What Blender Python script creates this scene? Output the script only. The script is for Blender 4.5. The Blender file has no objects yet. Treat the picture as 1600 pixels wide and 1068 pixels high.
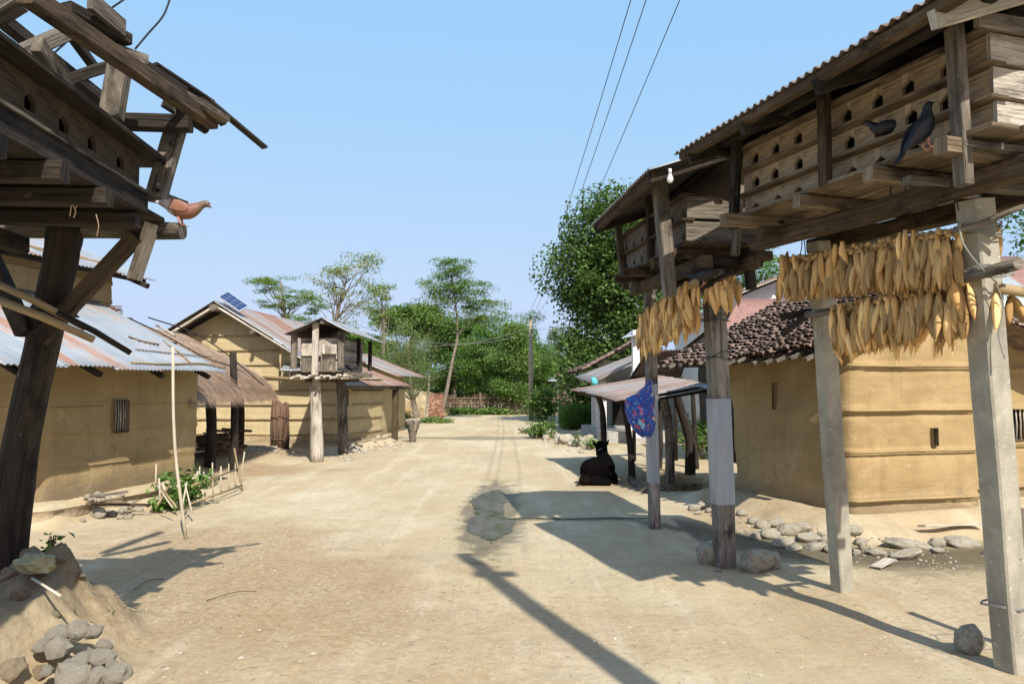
import bpy, bmesh, math, random
import numpy as np
from mathutils import Vector, noise, Matrix, Quaternion
R = random.Random(7)
rad = math.radians
S = bpy.context.scene
COL = S.collection
# ------------------------------------------------------------ camera, world, sun, exposure
F = 1225.0; PITCH = math.atan(71/F); CAMZ = 1.6
cd = bpy.data.cameras.new('camera'); cam = bpy.data.objects.new('camera', cd); COL.objects.link(cam)
cam.location = (0, 0, CAMZ); cam.rotation_euler = (rad(90)+PITCH, 0, 0)
cd.sensor_width = 36; cd.lens = 36*F/1600; cd.clip_end = 3000; cd.clip_start = .05
S.camera = cam
SUNDIR = Vector((-.30, .954, -1.0)).normalized()          # the way the light travels
w = bpy.data.worlds.new('World'); S.world = w; w.use_nodes = True
wn = w.node_tree; bg = wn.nodes['Background']
sky = wn.nodes.new('ShaderNodeTexSky'); sky.sky_type = 'NISHITA'; sky.sun_disc = False
sky.sun_elevation = math.asin(-SUNDIR.z); sky.sun_rotation = math.atan2(-SUNDIR.x, -SUNDIR.y)
sky.air_density = 1.1; sky.dust_density = 2.6; sky.ozone_density = 1.6; sky.altitude = 100
# hazy dry-season air: soften the sky's own gradient channel by channel
sepc = wn.nodes.new('ShaderNodeSeparateColor'); comc = wn.nodes.new('ShaderNodeCombineColor'); wn.links.new(sky.outputs[0], sepc.inputs[0])
for i_, (g_, c_) in enumerate(((.49, 1.33), (.17, 2.42), (.02, 4.1))):
    pw = wn.nodes.new('ShaderNodeMath'); pw.operation = 'POWER'; pw.inputs[1].default_value = g_; wn.links.new(sepc.outputs[i_], pw.inputs[0])
    ml = wn.nodes.new('ShaderNodeMath'); ml.operation = 'MULTIPLY'; ml.inputs[1].default_value = c_; wn.links.new(pw.outputs[0], ml.inputs[0]); wn.links.new(ml.outputs[0], comc.inputs[i_])
wn.links.new(comc.outputs[0], bg.inputs[0]); bg.inputs[1].default_value = .15
sl = bpy.data.lights.new('sun', 'SUN'); sl.energy = 4.6; sl.angle = rad(.55); sl.color = (1, .94, .84)
so = bpy.data.objects.new('sun', sl); COL.objects.link(so); so.rotation_euler = SUNDIR.to_track_quat('-Z', 'Y').to_euler()
S.view_settings.view_transform = 'Standard'; S.view_settings.look = 'None'
S.view_settings.exposure = 0.62; S.view_settings.gamma = 1

# ------------------------------------------------------------ pixel -> world helpers (at a real depth)
def ray(px, py):
    u = (px-800)/F; v = (534-py)/F
    return Vector((u, math.cos(PITCH)-v*math.sin(PITCH), math.sin(PITCH)+v*math.cos(PITCH)))
def at(px, py, Y):
    r = ray(px, py); return Vector((0, 0, CAMZ))+r*(Y/r.y)
def gz(px, py, z=0.0):
    r = ray(px, py); return Vector((0, 0, CAMZ))+r*((z-CAMZ)/r.z)
def V(*a): return Vector(a)
def sstep(a, b, x):
    t = max(0, min(1, (x-a)/(b-a))); return t*t*(3-2*t)
def nz(x, y, z=0, s=1.0): return noise.noise(Vector((x*s, y*s, z*s)))

# ------------------------------------------------------------ materials
def newmat(name):
    m = bpy.data.materials.new(name); m.use_nodes = True
    return m, m.node_tree, m.node_tree.nodes['Principled BSDF']
def nd(nt, t, **k):
    n = nt.nodes.new(t)
    for a, b in k.items(): setattr(n, a, b)
    return n
def coords(nt, kind, stretch):
    tc = nd(nt, 'ShaderNodeTexCoord')
    mp = nd(nt, 'ShaderNodeMapping'); mp.inputs['Scale'].default_value = stretch
    nt.links.new(tc.outputs[kind], mp.inputs[0]); return mp.outputs[0]
def ntex(nt, vec, scale, detail=5, rough=.6, dist=0):
    n = nd(nt, 'ShaderNodeTexNoise'); n.inputs['Scale'].default_value = scale
    n.inputs['Detail'].default_value = detail; n.inputs['Roughness'].default_value = rough; n.inputs['Distortion'].default_value = dist
    nt.links.new(vec, n.inputs['Vector']); return n.outputs[0]
def ramp(nt, fac, stops, interp='LINEAR'):
    r = nd(nt, 'ShaderNodeValToRGB'); r.color_ramp.interpolation = interp
    e = r.color_ramp.elements
    e[0].position = stops[0][0]; e[1].position = stops[-1][0]
    for p, c in stops[1:-1]: e.new(p)
    for i, (p, c) in enumerate(stops):
        e[i].color = (*c, 1) if isinstance(c, tuple) else (c, c, c, 1)
    nt.links.new(fac, r.inputs[0]); return r.outputs[0]
def mixc(nt, fac, a, b, mode='MIX'):
    m = nd(nt, 'ShaderNodeMix', data_type='RGBA', blend_type=mode)
    for sock, val in ((m.inputs[0], fac), (m.inputs[6], a), (m.inputs[7], b)):
        if isinstance(val, (float, int)): sock.default_value = val
        elif isinstance(val, tuple): sock.default_value = (*val, 1)
        else: nt.links.new(val, sock)
    return m.outputs[2]
def math_(nt, op, a, b=0.0):
    m = nd(nt, 'ShaderNodeMath', operation=op)
    for s_, val in zip(m.inputs, (a, b)):
        if isinstance(val, (float, int)): s_.default_value = val
        else: nt.links.new(val, s_)
    return m.outputs[0]
def bumpn(nt, bsdf, h, strength, dist):
    b = nd(nt, 'ShaderNodeBump'); b.inputs['Strength'].default_value = strength; b.inputs['Distance'].default_value = dist
    nt.links.new(h, b.inputs['Height']); nt.links.new(b.outputs[0], bsdf.inputs['Normal'])
def gm(name, stops, scale=4, coord='Object', stretch=(1, 1, 1), rough=.9, bump=.5, bscale=20, bdist=.01, island=0.0,
       over=(), metal=0.0, detail=6, spec=.3):
    """general layered procedural: ramped noise, overlays (colour, scale, lo, hi, stretch, coord), island brightness variation"""
    m, nt, b = newmat(name)
    vec = coords(nt, coord, stretch)
    c = ramp(nt, ntex(nt, vec, scale, detail), stops)
    for (oc, osc, lo, hi, ostr, ocoord) in over:
        v2 = coords(nt, ocoord, ostr)
        f = ramp(nt, ntex(nt, v2, osc, 5, .65), [(lo, 0.0), (hi, 1.0)])
        c = mixc(nt, f, c, oc)
    if island:
        g = nd(nt, 'ShaderNodeNewGeometry')
        k = ramp(nt, g.outputs['Random Per Island'], [(0, 1-island), (1, 1+island*.6)])
        c = mixc(nt, 1.0, c, k, 'MULTIPLY')
    nt.links.new(c, b.inputs['Base Color']); b.inputs['Roughness'].default_value = rough; b.inputs['Metallic'].default_value = metal
    b.inputs['Specular IOR Level'].default_value = spec
    if bump: bumpn(nt, b, ntex(nt, vec, bscale, 6, .65), bump, bdist)
    return m
K = {}
def wood(name, d, l, pale=(.45, .42, .37), plo=.62, phi=.78, island=.25):
    return gm(name, [(.25, d), (.5, tuple((a+b)/2 for a, b in zip(d, l))), (.75, l)], scale=1.0, coord='UV', stretch=(3.5, 34, 1),
              rough=.9, bump=1.0, bscale=1.3, bdist=.022, island=island,
              over=[((d[0]*.3, d[1]*.3, d[2]*.3), 1.0, .56, .64, (1.6, 60, 1), 'UV'), (tuple(x*1.35 for x in l), 1.0, .55, .70, (1.1, 6, 1), 'UV'), ((d[0]*.5, d[1]*.5, d[2]*.5), 1.0, .52, .66, (2.3, 4, 1), 'UV'), (pale, 1.0, plo, phi, (5, 9, 1), 'UV'), ((.55, .53, .48), 1.0, .70, .74, (26, 30, 1), 'UV')])
K['wood_dark'] = wood('weathered_dark_wood', (.011, .008, .006), (.055, .042, .030), (.24, .22, .18), .66, .74)
K['wood_grey'] = wood('weathered_grey_wood', (.060, .050, .038), (.24, .205, .16), (.46, .44, .39), .64, .74)
K['wood_warm'] = wood('weathered_warm_plank', (.24, .175, .105), (.56, .44, .29), (.55, .50, .41), .66, .8)
K['wood_under'] = wood('warm_brown_timber', (.026, .018, .010), (.125, .086, .050), (.26, .21, .15), .66, .78)
K['wood_warm2'] = wood('brown_tan_timber', (.085, .062, .038), (.30, .225, .145), (.42, .37, .29), .66, .78)
K['wood_post'] = wood('pale_grey_post_wood', (.095, .083, .068), (.33, .30, .255), (.5, .48, .43), .62, .74)
K['wood_pale'] = wood('bleached_timber', (.30, .265, .21), (.60, .55, .47), (.7, .68, .62), .6, .72)
K['bamboo'] = gm('dry_bamboo', [(.3, (.20, .14, .075)), (.7, (.36, .27, .14))], scale=1, coord='UV', stretch=(2, 12, 1), rough=.6, bump=.3, bscale=2,
                 over=[((.1, .07, .04), 1.0, .6, .7, (1.5, 3, 1), 'UV')])
K['bamboo_pale'] = gm('bleached_bamboo', [(.3, (.32, .27, .19)), (.7, (.55, .49, .38))], scale=1, coord='UV', stretch=(2, 12, 1), rough=.6, bump=.3, bscale=2)
K['stick'] = gm('dry_sticks', [(.3, (.07, .04, .025)), (.7, (.22, .14, .09))], scale=1, coord='UV', stretch=(3, 20, 1), rough=.9, bump=.6, bscale=2, island=.5)
K['concrete'] = gm('rough_concrete', [(.3, (.25, .235, .185)), (.7, (.40, .375, .30))], scale=6, rough=.95, bump=.7, bscale=70, bdist=.006,
                   over=[((.2, .185, .15), 2.5, .52, .68, (1, 1, .35), 'Object'), ((.5, .49, .42), 22, .62, .7, (1, 1, 1), 'Object')])
def mud(name, a, b_, dark):
    m, nt, b = newmat(name)
    vec = coords(nt, 'Object', (1, 1, 1)); v2 = coords(nt, 'UV', (1, 1, 1))
    c = ramp(nt, ntex(nt, vec, 1.6, 7), [(.3, a), (.7, b_)])
    st = ramp(nt, ntex(nt, coords(nt, 'UV', (9, .8, 1)), 1.0, 6), [(.52, 0.0), (.72, .42)])
    c = mixc(nt, st, c, dark)
    lo = nd(nt, 'ShaderNodeSeparateXYZ'); nt.links.new(v2, lo.inputs[0])
    n2 = ntex(nt, vec, 5, 6, .7)
    hh = math_(nt, 'ADD', lo.outputs[1], math_(nt, 'MULTIPLY', math_(nt, 'SUBTRACT', n2, .5), .55))
    c = mixc(nt, ramp(nt, hh, [(.14, .8), (.34, 0.0)]), c, (.20, .155, .10))
    c = mixc(nt, ramp(nt, ntex(nt, vec, 38, 4, .7), [(.55, 0.0), (.7, .30)]), c, tuple(x*1.25 for x in b_))
    c = mixc(nt, ramp(nt, ntex(nt, coords(nt, 'UV', (.7, 1.6, 1)), 1.9, 7, .7, 1.2), [(.50, 0.0), (.64, .3)]), c, tuple(x*.78 for x in a))
    c = mixc(nt, ramp(nt, ntex(nt, coords(nt, 'UV', (1, 1, 1)), 2.3, 6, .75, .6), [(.60, 0.0), (.66, .55)]), c, (b_[0]*1.12, b_[1]*1.15, b_[2]*1.3))
    cr = nd(nt, 'ShaderNodeTexVoronoi', feature='DISTANCE_TO_EDGE'); cr.inputs['Scale'].default_value = 1.3
    wv = nd(nt, 'ShaderNodeMapping'); wv.inputs['Scale'].default_value = (1.5, 1.0, 1)
    nn = nd(nt, 'ShaderNodeTexNoise'); nn.inputs['Scale'].default_value = 2.6; nn.inputs['Detail'].default_value = 6
    nt.links.new(v2, nn.inputs['Vector'])
    vm = nd(nt, 'ShaderNodeVectorMath', operation='ADD'); nt.links.new(v2, vm.inputs[0]); nt.links.new(nn.outputs[1], vm.inputs[1])
    nt.links.new(vm.outputs[0], wv.inputs[0]); nt.links.new(wv.outputs[0], cr.inputs['Vector'])
    gate = ramp(nt, ntex(nt, vec, .9, 2), [(.5, 0.0), (.62, 1.0)])
    ck = math_(nt, 'MULTIPLY', ramp(nt, cr.outputs['Distance'], [(0, 1.0), (.008, 0.0)]), gate)
    c = mixc(nt, math_(nt, 'MULTIPLY', ck, .6), c, (.09, .06, .03))
    nt.links.new(c, b.inputs['Base Color']); b.inputs['Roughness'].default_value = .95; b.inputs['Specular IOR Level'].default_value = .15
    h = math_(nt, 'ADD', ntex(nt, coords(nt, 'UV', (3.5, 11, 1)), 1.5, 8, .65), math_(nt, 'MULTIPLY', ntex(nt, vec, 60, 4), .22))
    h = math_(nt, 'SUBTRACT', h, math_(nt, 'MULTIPLY', ck, .8))
    bumpn(nt, b, h, .42, .022)
    return m
K['mud'] = mud('ochre_mud_plaster', (.285, .203, .096), (.385, .287, .148), (.215, .145, .068))
K['mud_pale'] = mud('pale_yellow_mud_plaster', (.37, .30, .165), (.47, .39, .23), (.29, .225, .12))
K['batten2'] = gm('mud_smeared_batten', [(.3, (.17, .12, .07)), (.7, (.36, .27, .16))], scale=3, rough=.95, bump=.4)
K['plinth'] = gm('trodden_mud', [(.3, (.26, .20, .125)), (.7, (.42, .34, .22))], scale=4, rough=.97, bump=.9, bscale=14, bdist=.03)
def tin(name, rustlo, rusthi, zinc=(.44, .47, .49), rust=(.23, .095, .055), islandrust=.5):
    m, nt, b = newmat(name)
    g = nd(nt, 'ShaderNodeNewGeometry')
    base = ramp(nt, ntex(nt, coords(nt, 'UV', (1.3, .8, 1)), 2.0, 6), [(.3, tuple(x*.82 for x in zinc)), (.7, tuple(min(1, x*1.12) for x in zinc))])
    s1 = ntex(nt, coords(nt, 'UV', (2.6, .22, 1)), 1.0, 6, .62)
    s2 = ntex(nt, coords(nt, 'UV', (9, 4.0, 1)), 1.0, 5, .7)
    f = math_(nt, 'ADD', s1, math_(nt, 'MULTIPLY', math_(nt, 'SUBTRACT', s2, .5), .35))
    f = math_(nt, 'ADD', f, math_(nt, 'MULTIPLY', math_(nt, 'SUBTRACT', g.outputs['Random Per Island'], .5), islandrust))
    fr = ramp(nt, f, [(rustlo, 0.0), (rusthi, .92)])
    rc = ramp(nt, s2, [(.3, tuple(x*.7 for x in rust)), (.7, tuple(x*1.35 for x in rust))])
    c = mixc(nt, fr, base, rc)
    c = mixc(nt, ramp(nt, ntex(nt, coords(nt, 'UV', (14, 1.2, 1)), 1.0, 4), [(.6, 0.0), (.75, .5)]), c, tuple(x*.5 for x in zinc))
    nt.links.new(c, b.inputs['Base Color'])
    nt.links.new(ramp(nt, fr, [(0, .48), (1, .9)]), b.inputs['Roughness'])
    nt.links.new(ramp(nt, fr, [(0, .35), (.6, 0.0)]), b.inputs['Metallic'])
    bumpn(nt, b, s2, .3, .004)
    return m
K['tin'] = tin('galvanised_sheet_with_rust_streaks', .50, .61, (.34, .375, .40), (.25, .135, .09), .16)
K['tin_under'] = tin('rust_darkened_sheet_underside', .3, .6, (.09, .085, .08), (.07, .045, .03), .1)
K['tin_rusty'] = tin('rusty_corrugated_sheet', .42, .58, (.34, .32, .30), (.20, .105, .072), .35)
K['tin_red'] = tin('red_and_pale_sheets', .46, .54, (.38, .41, .41), (.23, .11, .085), 1.1)
K['tin_shed'] = tin('rust_stained_shed_sheet', .44, .6, (.36, .36, .35), (.21, .135, .105), .3)
K['tin_old'] = tin('old_grey_sheet', .55, .75, (.24, .235, .22), (.16, .10, .065), .2)
K['sleeve'] = gm('dull_galvanised_sleeve', [(.3, (.24, .29, .345)), (.7, (.37, .425, .48))], scale=3, stretch=(3, 3, .6), rough=.40, metal=.45, bump=.35, bscale=5, bdist=.02, over=[((.30, .31, .32), 6, .55, .75, (1, 1, .5), 'Object')])
K['tile'] = gm('old_clay_roof_tile', [(.25, (.08, .06, .047)), (.5, (.19, .135, .105)), (.8, (.35, .275, .215))], scale=7, rough=.95, bump=.6, bscale=40, bdist=.006, island=.45)
K['stone'] = gm('river_stone', [(.3, (.26, .235, .18)), (.7, (.44, .41, .325))], scale=5, rough=.93, bump=.7, bscale=22, bdist=.02,
                over=[((.24, .18, .12), 3, .5, .7, (1, 1, 1), 'Object')])
K['clod'] = gm('grey_mud_clod', [(.3, (.33, .30, .235)), (.7, (.50, .455, .36))], scale=6, rough=.97, bump=1, bscale=26, bdist=.02)
K['husk'] = gm('dry_corn_husk', [(.2, (.30, .17, .06)), (.45, (.58, .40, .19)), (.8, (.76, .60, .34))], scale=1, coord='UV', stretch=(2.5, 10, 1),
               rough=.7, bump=.7, bscale=1.8, bdist=.006, island=0,
               over=[((.80, .68, .42), 1.0, .55, .7, (3, 26, 1), 'UV'), ((.14, .08, .03), 1.0, .62, .72, (5, 7, 1), 'UV')])
def husk_var():
    m = K['husk']; nt = m.node_tree; b = nt.nodes['Principled BSDF']
    oi = nd(nt, 'ShaderNodeObjectInfo')
    k = ramp(nt, oi.outputs['Random'], [(0, (.38, .30, .19)), (.25, (.80, .66, .46)), (.6, (1.15, 1.02, .80)), (1, (1.5, 1.42, 1.22))])
    src = b.inputs['Base Color'].links[0].from_socket
    nt.links.new(mixc(nt, 1.0, src, k, 'MULTIPLY'), b.inputs['Base Color'])
husk_var()
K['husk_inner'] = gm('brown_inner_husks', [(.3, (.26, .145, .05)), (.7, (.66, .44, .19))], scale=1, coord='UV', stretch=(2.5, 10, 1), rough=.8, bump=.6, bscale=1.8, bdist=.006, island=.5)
K['thatch'] = gm('brown_thatch', [(.3, (.28, .18, .125)), (.7, (.50, .35, .25))], scale=1, coord='UV', stretch=(60, 3, 1), rough=.95, bump=1, bscale=1.5, bdist=.03)
K['straw'] = gm('thatch_straw', [(.3, (.36, .24, .16)), (.7, (.64, .47, .33))], scale=5, rough=.9, bump=0, island=.5)
K['straw_gold'] = gm('golden_straw', [(.3, (.30, .19, .07)), (.7, (.50, .33, .13))], scale=5, rough=.9, bump=0, island=.5)
def leafm(name, a, b_, trans=.35):
    m, nt, b = newmat(name)
    g = nd(nt, 'ShaderNodeNewGeometry')
    c = ramp(nt, g.outputs['Random Per Island'], [(0, a), (.75, b_), (1, tuple(min(1, x*1.35) for x in b_))])
    n = ramp(nt, ntex(nt, coords(nt, 'Object', (1, 1, 1)), .9, 3), [(.3, .72), (.7, 1.15)])
    c = mixc(nt, 1.0, c, n, 'MULTIPLY')
    nt.links.new(c, b.inputs['Base Color']); b.inputs['Roughness'].default_value = .5; b.inputs['Specular IOR Level'].default_value = .25
    t = nd(nt, 'ShaderNodeBsdfTranslucent'); mx = nd(nt, 'ShaderNodeMixShader'); mx.inputs[0].default_value = trans
    tcol = mixc(nt, 1.0, c, (1.3, 1.4, .6), 'MULTIPLY'); nt.links.new(tcol, t.inputs[0])
    nt.links.new(b.outputs[0], mx.inputs[1]); nt.links.new(t.outputs[0], mx.inputs[2])
    nt.links.new(mx.outputs[0], nt.nodes['Material Output'].inputs[0])
    return m
K['leaf'] = leafm('glossy_green_leaves', (.028, .06, .016), (.11, .185, .05))
K['leaf_dark'] = leafm('deep_green_leaves', (.035, .085, .022), (.10, .20, .045))
K['leaf_mid'] = leafm('fresh_green_leaves', (.06, .125, .028), (.17, .26, .07))
K['leaf_feather'] = leafm('feathery_green_leaves', (.07, .14, .035), (.18, .28, .08))
K['leaf_olive'] = leafm('olive_green_leaves', (.09, .13, .05), (.19, .25, .10))
K['leaf_yellow'] = leafm('yellowing_leaves', (.16, .18, .05), (.40, .36, .12))
K['leaf_bright'] = leafm('bright_green_leaves', (.05, .115, .022), (.14, .245, .055))
K['bark'] = gm('tree_bark', [(.3, (.10, .08, .06)), (.7, (.27, .23, .18))], scale=1, coord='UV', stretch=(4, 14, 1), rough=.95, bump=.8, bscale=2)
def plain(name, c, rough=.6, metal=0., spec=.4):
    return gm(name, [(.3, tuple(x*.85 for x in c)), (.7, tuple(min(1, x*1.12) for x in c))], scale=9, rough=rough, metal=metal, bump=.15, bscale=30, bdist=.003, spec=spec)
K['dark'] = plain('dark_interior', (.012, .010, .008), 1)
K['black'] = plain('black_hair', (.012, .010, .009), .55)
K['wire'] = plain('black_wire', (.02, .02, .02), .6)
K['wire_grey'] = plain('dull_steel_wire', (.25, .25, .24), .5, .5)
K['rope'] = plain('pale_rope', (.22, .225, .19), .9)
K['white'] = plain('white_limewash', (.62, .62, .60), .8)
K['blueish'] = plain('pale_blue_limewash', (.50, .56, .60), .8)
K['cement'] = plain('grey_cement', (.34, .33, .30), .9)
K['sack'] = gm('dusty_woven_sack', [(.3, (.22, .21, .12)), (.7, (.40, .38, .22))], scale=12, rough=.85, bump=.8, bscale=60, bdist=.01)
K['brick'] = gm('red_brick', [(.3, (.23, .10, .07)), (.7, (.38, .19, .13))], scale=6, rough=.95, bump=.6, bscale=30, island=.4)
K['mirror_cell'] = plain('solar_cells', (.03, .055, .14), .18, .2, .6)
K['alu'] = plain('aluminium_frame', (.62, .63, .64), .4, .6)
K['glass_bulb'] = plain('clear_bulb_glass', (.7, .7, .68), .1, 0, .8)
K['cyan'] = plain('turquoise_cloth', (.08, .36, .42), .8)

# ------------------------------------------------------------ mesh builder
def wloc(o):
    v = Vector((0, 0, 0))
    while o is not None: v += o.location; o = o.parent
    return v
class MB:
    def __init__(s, seed=0): s.v = []; s.f = []; s.uv = []; s.sm = []; s.mi = {}; s.r = random.Random(seed)
    def face(s, idx, uvs, sm=False): s.f.append(tuple(idx)); s.uv.extend(uvs); s.sm.append(sm)
    def quad(s, a, b, c, d, uvs=None, sm=False):
        n = len(s.v); s.v += [Vector(a), Vector(b), Vector(c), Vector(d)]
        if uvs is None:
            w_ = (Vector(b)-Vector(a)).length; h = (Vector(d)-Vector(a)).length; uvs = [(0, 0), (w_, 0), (w_, h), (0, h)]
        s.face((n, n+1, n+2, n+3), uvs, sm); return s
    def ring(s, rings, closed_caps=True, sm=True, u0=None, lens=None):
        """rings: list of lists of points; loft them"""
        n = len(rings[0]); base = len(s.v); u0 = s.r.uniform(0, 50) if u0 is None else u0
        for rg in rings: s.v += [Vector(p) for p in rg]
        cen = [sum((Vector(p) for p in rg), Vector())/n for rg in rings]
        L = [0.0]
        for i in range(1, len(cen)): L.append(L[-1]+max(1e-4, (cen[i]-cen[i-1]).length))
        per = [0.0]
        mid = rings[len(rings)//2]
        for j in range(n): per.append(per[-1]+(Vector(mid[(j+1) % n])-Vector(mid[j])).length)
        v0 = s.r.uniform(0, 20)
        for i in range(len(rings)-1):
            for j in range(n):
                a = base+i*n+j; b = base+i*n+(j+1) % n
                s.face((a, b, b+n, a+n), [(u0+L[i], v0+per[j]), (u0+L[i], v0+per[j+1]), (u0+L[i+1], v0+per[j+1]), (u0+L[i+1], v0+per[j])], sm)
        if closed_caps:
            s.face(tuple(base+n-1-j for j in range(n)), [(u0+.03*math.cos(j*6.283/n), v0+.03*math.sin(j*6.283/n)) for j in range(n)])
            t = base+(len(rings)-1)*n
            s.face(tuple(t+j for j in range(n)), [(u0+.03*math.cos(j*6.283/n), v0+.03*math.sin(j*6.283/n)) for j in range(n)])
    def beam(s, p0, p1, w_=.1, d=.1, up=None, seg=None, jit=.0, taper=1.0, bow=0.0, ch=.1):
        p0 = Vector(p0); p1 = Vector(p1); ax = (p1-p0); L = ax.length; ax.normalize()
        if up is None: up = Vector((0, 0, 1)) if abs(ax.z) < .9 else Vector((0, 1, 0))
        up = Vector(up); sx = ax.cross(up).normalized(); sy = sx.cross(ax).normalized()
        if seg is None: seg = max(1, int(L/.18)) if (jit or bow) else 1
        seed = s.r.uniform(0, 99); rings = []
        for i in range(seg+1):
            t = i/seg; k = 1+(taper-1)*t; hw = w_/2*k; hd = d/2*k; c = min(hw, hd)*ch*2
            o = p0+ax*(L*t)+sx*(nz(t*L*1.1, seed)*jit*1.2)+sy*(nz(t*L*1.1, seed+7)*jit*1.2-bow*math.sin(math.pi*t))
            pts = [(hw-c, -hd), (hw, -hd+c), (hw, hd-c), (hw-c, hd), (-hw+c, hd), (-hw, hd-c), (-hw, -hd+c), (-hw+c, -hd)]
            rg = []
            for j, (a, b) in enumerate(pts):
                q = 1+nz(t*L*4, j*3.1+seed)*jit*3.0
                end = (nz(j*1.7, seed+i)*jit*1.5 if i in (0, seg) else 0)
                rg.append(o+sx*a*q+sy*b*q+ax*end)
            rings.append(rg)
        s.ring(rings, sm=False)
        return s
    def tube(s, pts, radii, n=8, jit=0.0, flat=1.0, caps=True, sm=True):
        pts = [Vector(p) for p in pts]
        if not hasattr(radii, '__len__'): radii = [radii]*len(pts)
        rings = []; prev = None; seed = s.r.uniform(0, 99)
        for i, p in enumerate(pts):
            ax = (pts[min(i+1, len(pts)-1)]-pts[max(i-1, 0)]).normalized()
            if prev is None:
                ref = Vector((0, 0, 1)) if abs(ax.z) < .9 else Vector((1, 0, 0)); sx = ax.cross(ref).normalized()
            else: sx = (prev-ax*prev.dot(ax)).normalized()
            prev = sx; sy = ax.cross(sx); rg = []
            for j in range(n):
                a = 2*math.pi*j/n; q = radii[i]*(1+nz(i*.6, j*1.3, seed)*jit*2)
                rg.append(p+sx*math.cos(a)*q+sy*math.sin(a)*q*flat)
            rings.append(rg)
        s.ring(rings, caps, sm); return s
    def curve(s, pts, radii, n=8, sub=4, jit=0., flat=1.):
        """catmull-rom through pts"""
        pts = [Vector(p) for p in pts]; rr = list(radii) if hasattr(radii, '__len__') else [radii]*len(pts)
        P = [pts[0]*2-pts[1]]+pts+[pts[-1]*2-pts[-2]]; out = []; ro = []
        for i in range(1, len(P)-2):
            for k in range(sub):
                t = k/sub; a, b, c, d = P[i-1], P[i], P[i+1], P[i+2]
                out.append(.5*((2*b)+(c-a)*t+(2*a-5*b+4*c-d)*t*t+(3*b-a-3*c+d)*t**3)); ro.append(rr[i-1]*(1-t)+rr[i]*t)
        out.append(pts[-1]); ro.append(rr[-1])
        return s.tube(out, ro, n, jit, flat)
    def box(s, c, sz, rot=0.0, ch=.06):
        c = Vector(c); q = Matrix.Rotation(rot, 3, 'Z'); x = q @ Vector((1, 0, 0)); y = q @ Vector((0, 1, 0))
        return s.beam(c-Vector((0, 0, sz[2]/2)), c+Vector((0, 0, sz[2]/2)), sz[0], sz[1], up=y, ch=ch)
    def blob(s, c, r, q=None, sub=2, jit=0., seed=0, fs=1.5, sm=True):
        bm = bmesh.new(); bmesh.ops.create_icosphere(bm, subdivisions=sub, radius=1); base = len(s.v)
        for v_ in bm.verts:
            k = 1+jit*nz(v_.co.x+seed*3.7, v_.co.y, v_.co.z, fs)+jit*.4*nz(v_.co.x, v_.co.y+seed, v_.co.z, fs*2.7)
            p = Vector((v_.co.x*r[0]*k, v_.co.y*r[1]*k, v_.co.z*r[2]*k))
            if q is not None: p = q @ p
            s.v.append(Vector(c)+p)
        for f_ in bm.faces:
            s.face([base+v_.index for v_ in f_.verts], [(v_.co.x, v_.co.z) for v_ in f_.verts], sm)
        bm.free(); return s
    def build(s, name, mat, parent=None, loc=None):
        me = bpy.data.meshes.new(name)
        if parent is not None: off = wloc(parent)
        elif loc is not None: off = Vector(loc)
        else:
            xs = [p.x for p in s.v]; ys = [p.y for p in s.v]; off = Vector(((min(xs)+max(xs))/2, (min(ys)+max(ys))/2, min(p.z for p in s.v)))
        me.from_pydata([tuple(p-off) for p in s.v], [], s.f)
        ul = me.uv_layers.new(name='UVMap')
        ul.data.foreach_set('uv', [c for t in s.uv for c in t])
        me.polygons.foreach_set('use_smooth', s.sm)
        me.materials.append(K[mat] if isinstance(mat, str) else mat)
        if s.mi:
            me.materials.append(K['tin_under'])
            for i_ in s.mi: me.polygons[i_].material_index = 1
        me.update()
        o = bpy.data.objects.new(name, me); COL.objects.link(o)
        if parent is not None: o.parent = parent
        else: o.location = off
        return o
def fast(name, verts, faces, mat, parent=None, loc=(0, 0, 0), smooth=False):
    """numpy mesh, faces all of one size"""
    off = np.array(wloc(parent) if parent is not None else loc, dtype=np.float32)
    verts = (np.asarray(verts, np.float32)-off); faces = np.asarray(faces, np.int32)
    me = bpy.data.meshes.new(name); n, k = faces.shape
    me.vertices.add(len(verts)); me.vertices.foreach_set('co', verts.ravel())
    me.loops.add(n*k); me.loops.foreach_set('vertex_index', faces.ravel())
    me.polygons.add(n); me.polygons.foreach_set('loop_start', np.arange(0, n*k, k, dtype=np.int32))
    me.update(calc_edges=True)
    if smooth: me.polygons.foreach_set('use_smooth', [True]*n)
    me.materials.append(K[mat] if isinstance(mat, str) else mat)
    o = bpy.data.objects.new(name, me); COL.objects.link(o)
    if parent is not None: o.parent = parent
    else: o.location = loc
    return o
def tag(o, label=None, cat=None, group=None, kind=None):
    if label: o['label'] = label
    if cat: o['category'] = cat
    if group: o['group'] = group
    if kind: o['kind'] = kind
    return o
def thing(name, label, cat, loc, group=None):
    o = bpy.data.objects.new(name, None); o.empty_display_size = .2; COL.objects.link(o); o.location = loc
    return tag(o, label, cat, group)
def copy_tree(o, parent=None):
    c = o.copy(); COL.objects.link(c); c.parent = parent
    for ch in list(o.children): copy_tree(ch, c)
    return c
def perp(u): return Vector((u.y, -u.x, 0))
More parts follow.
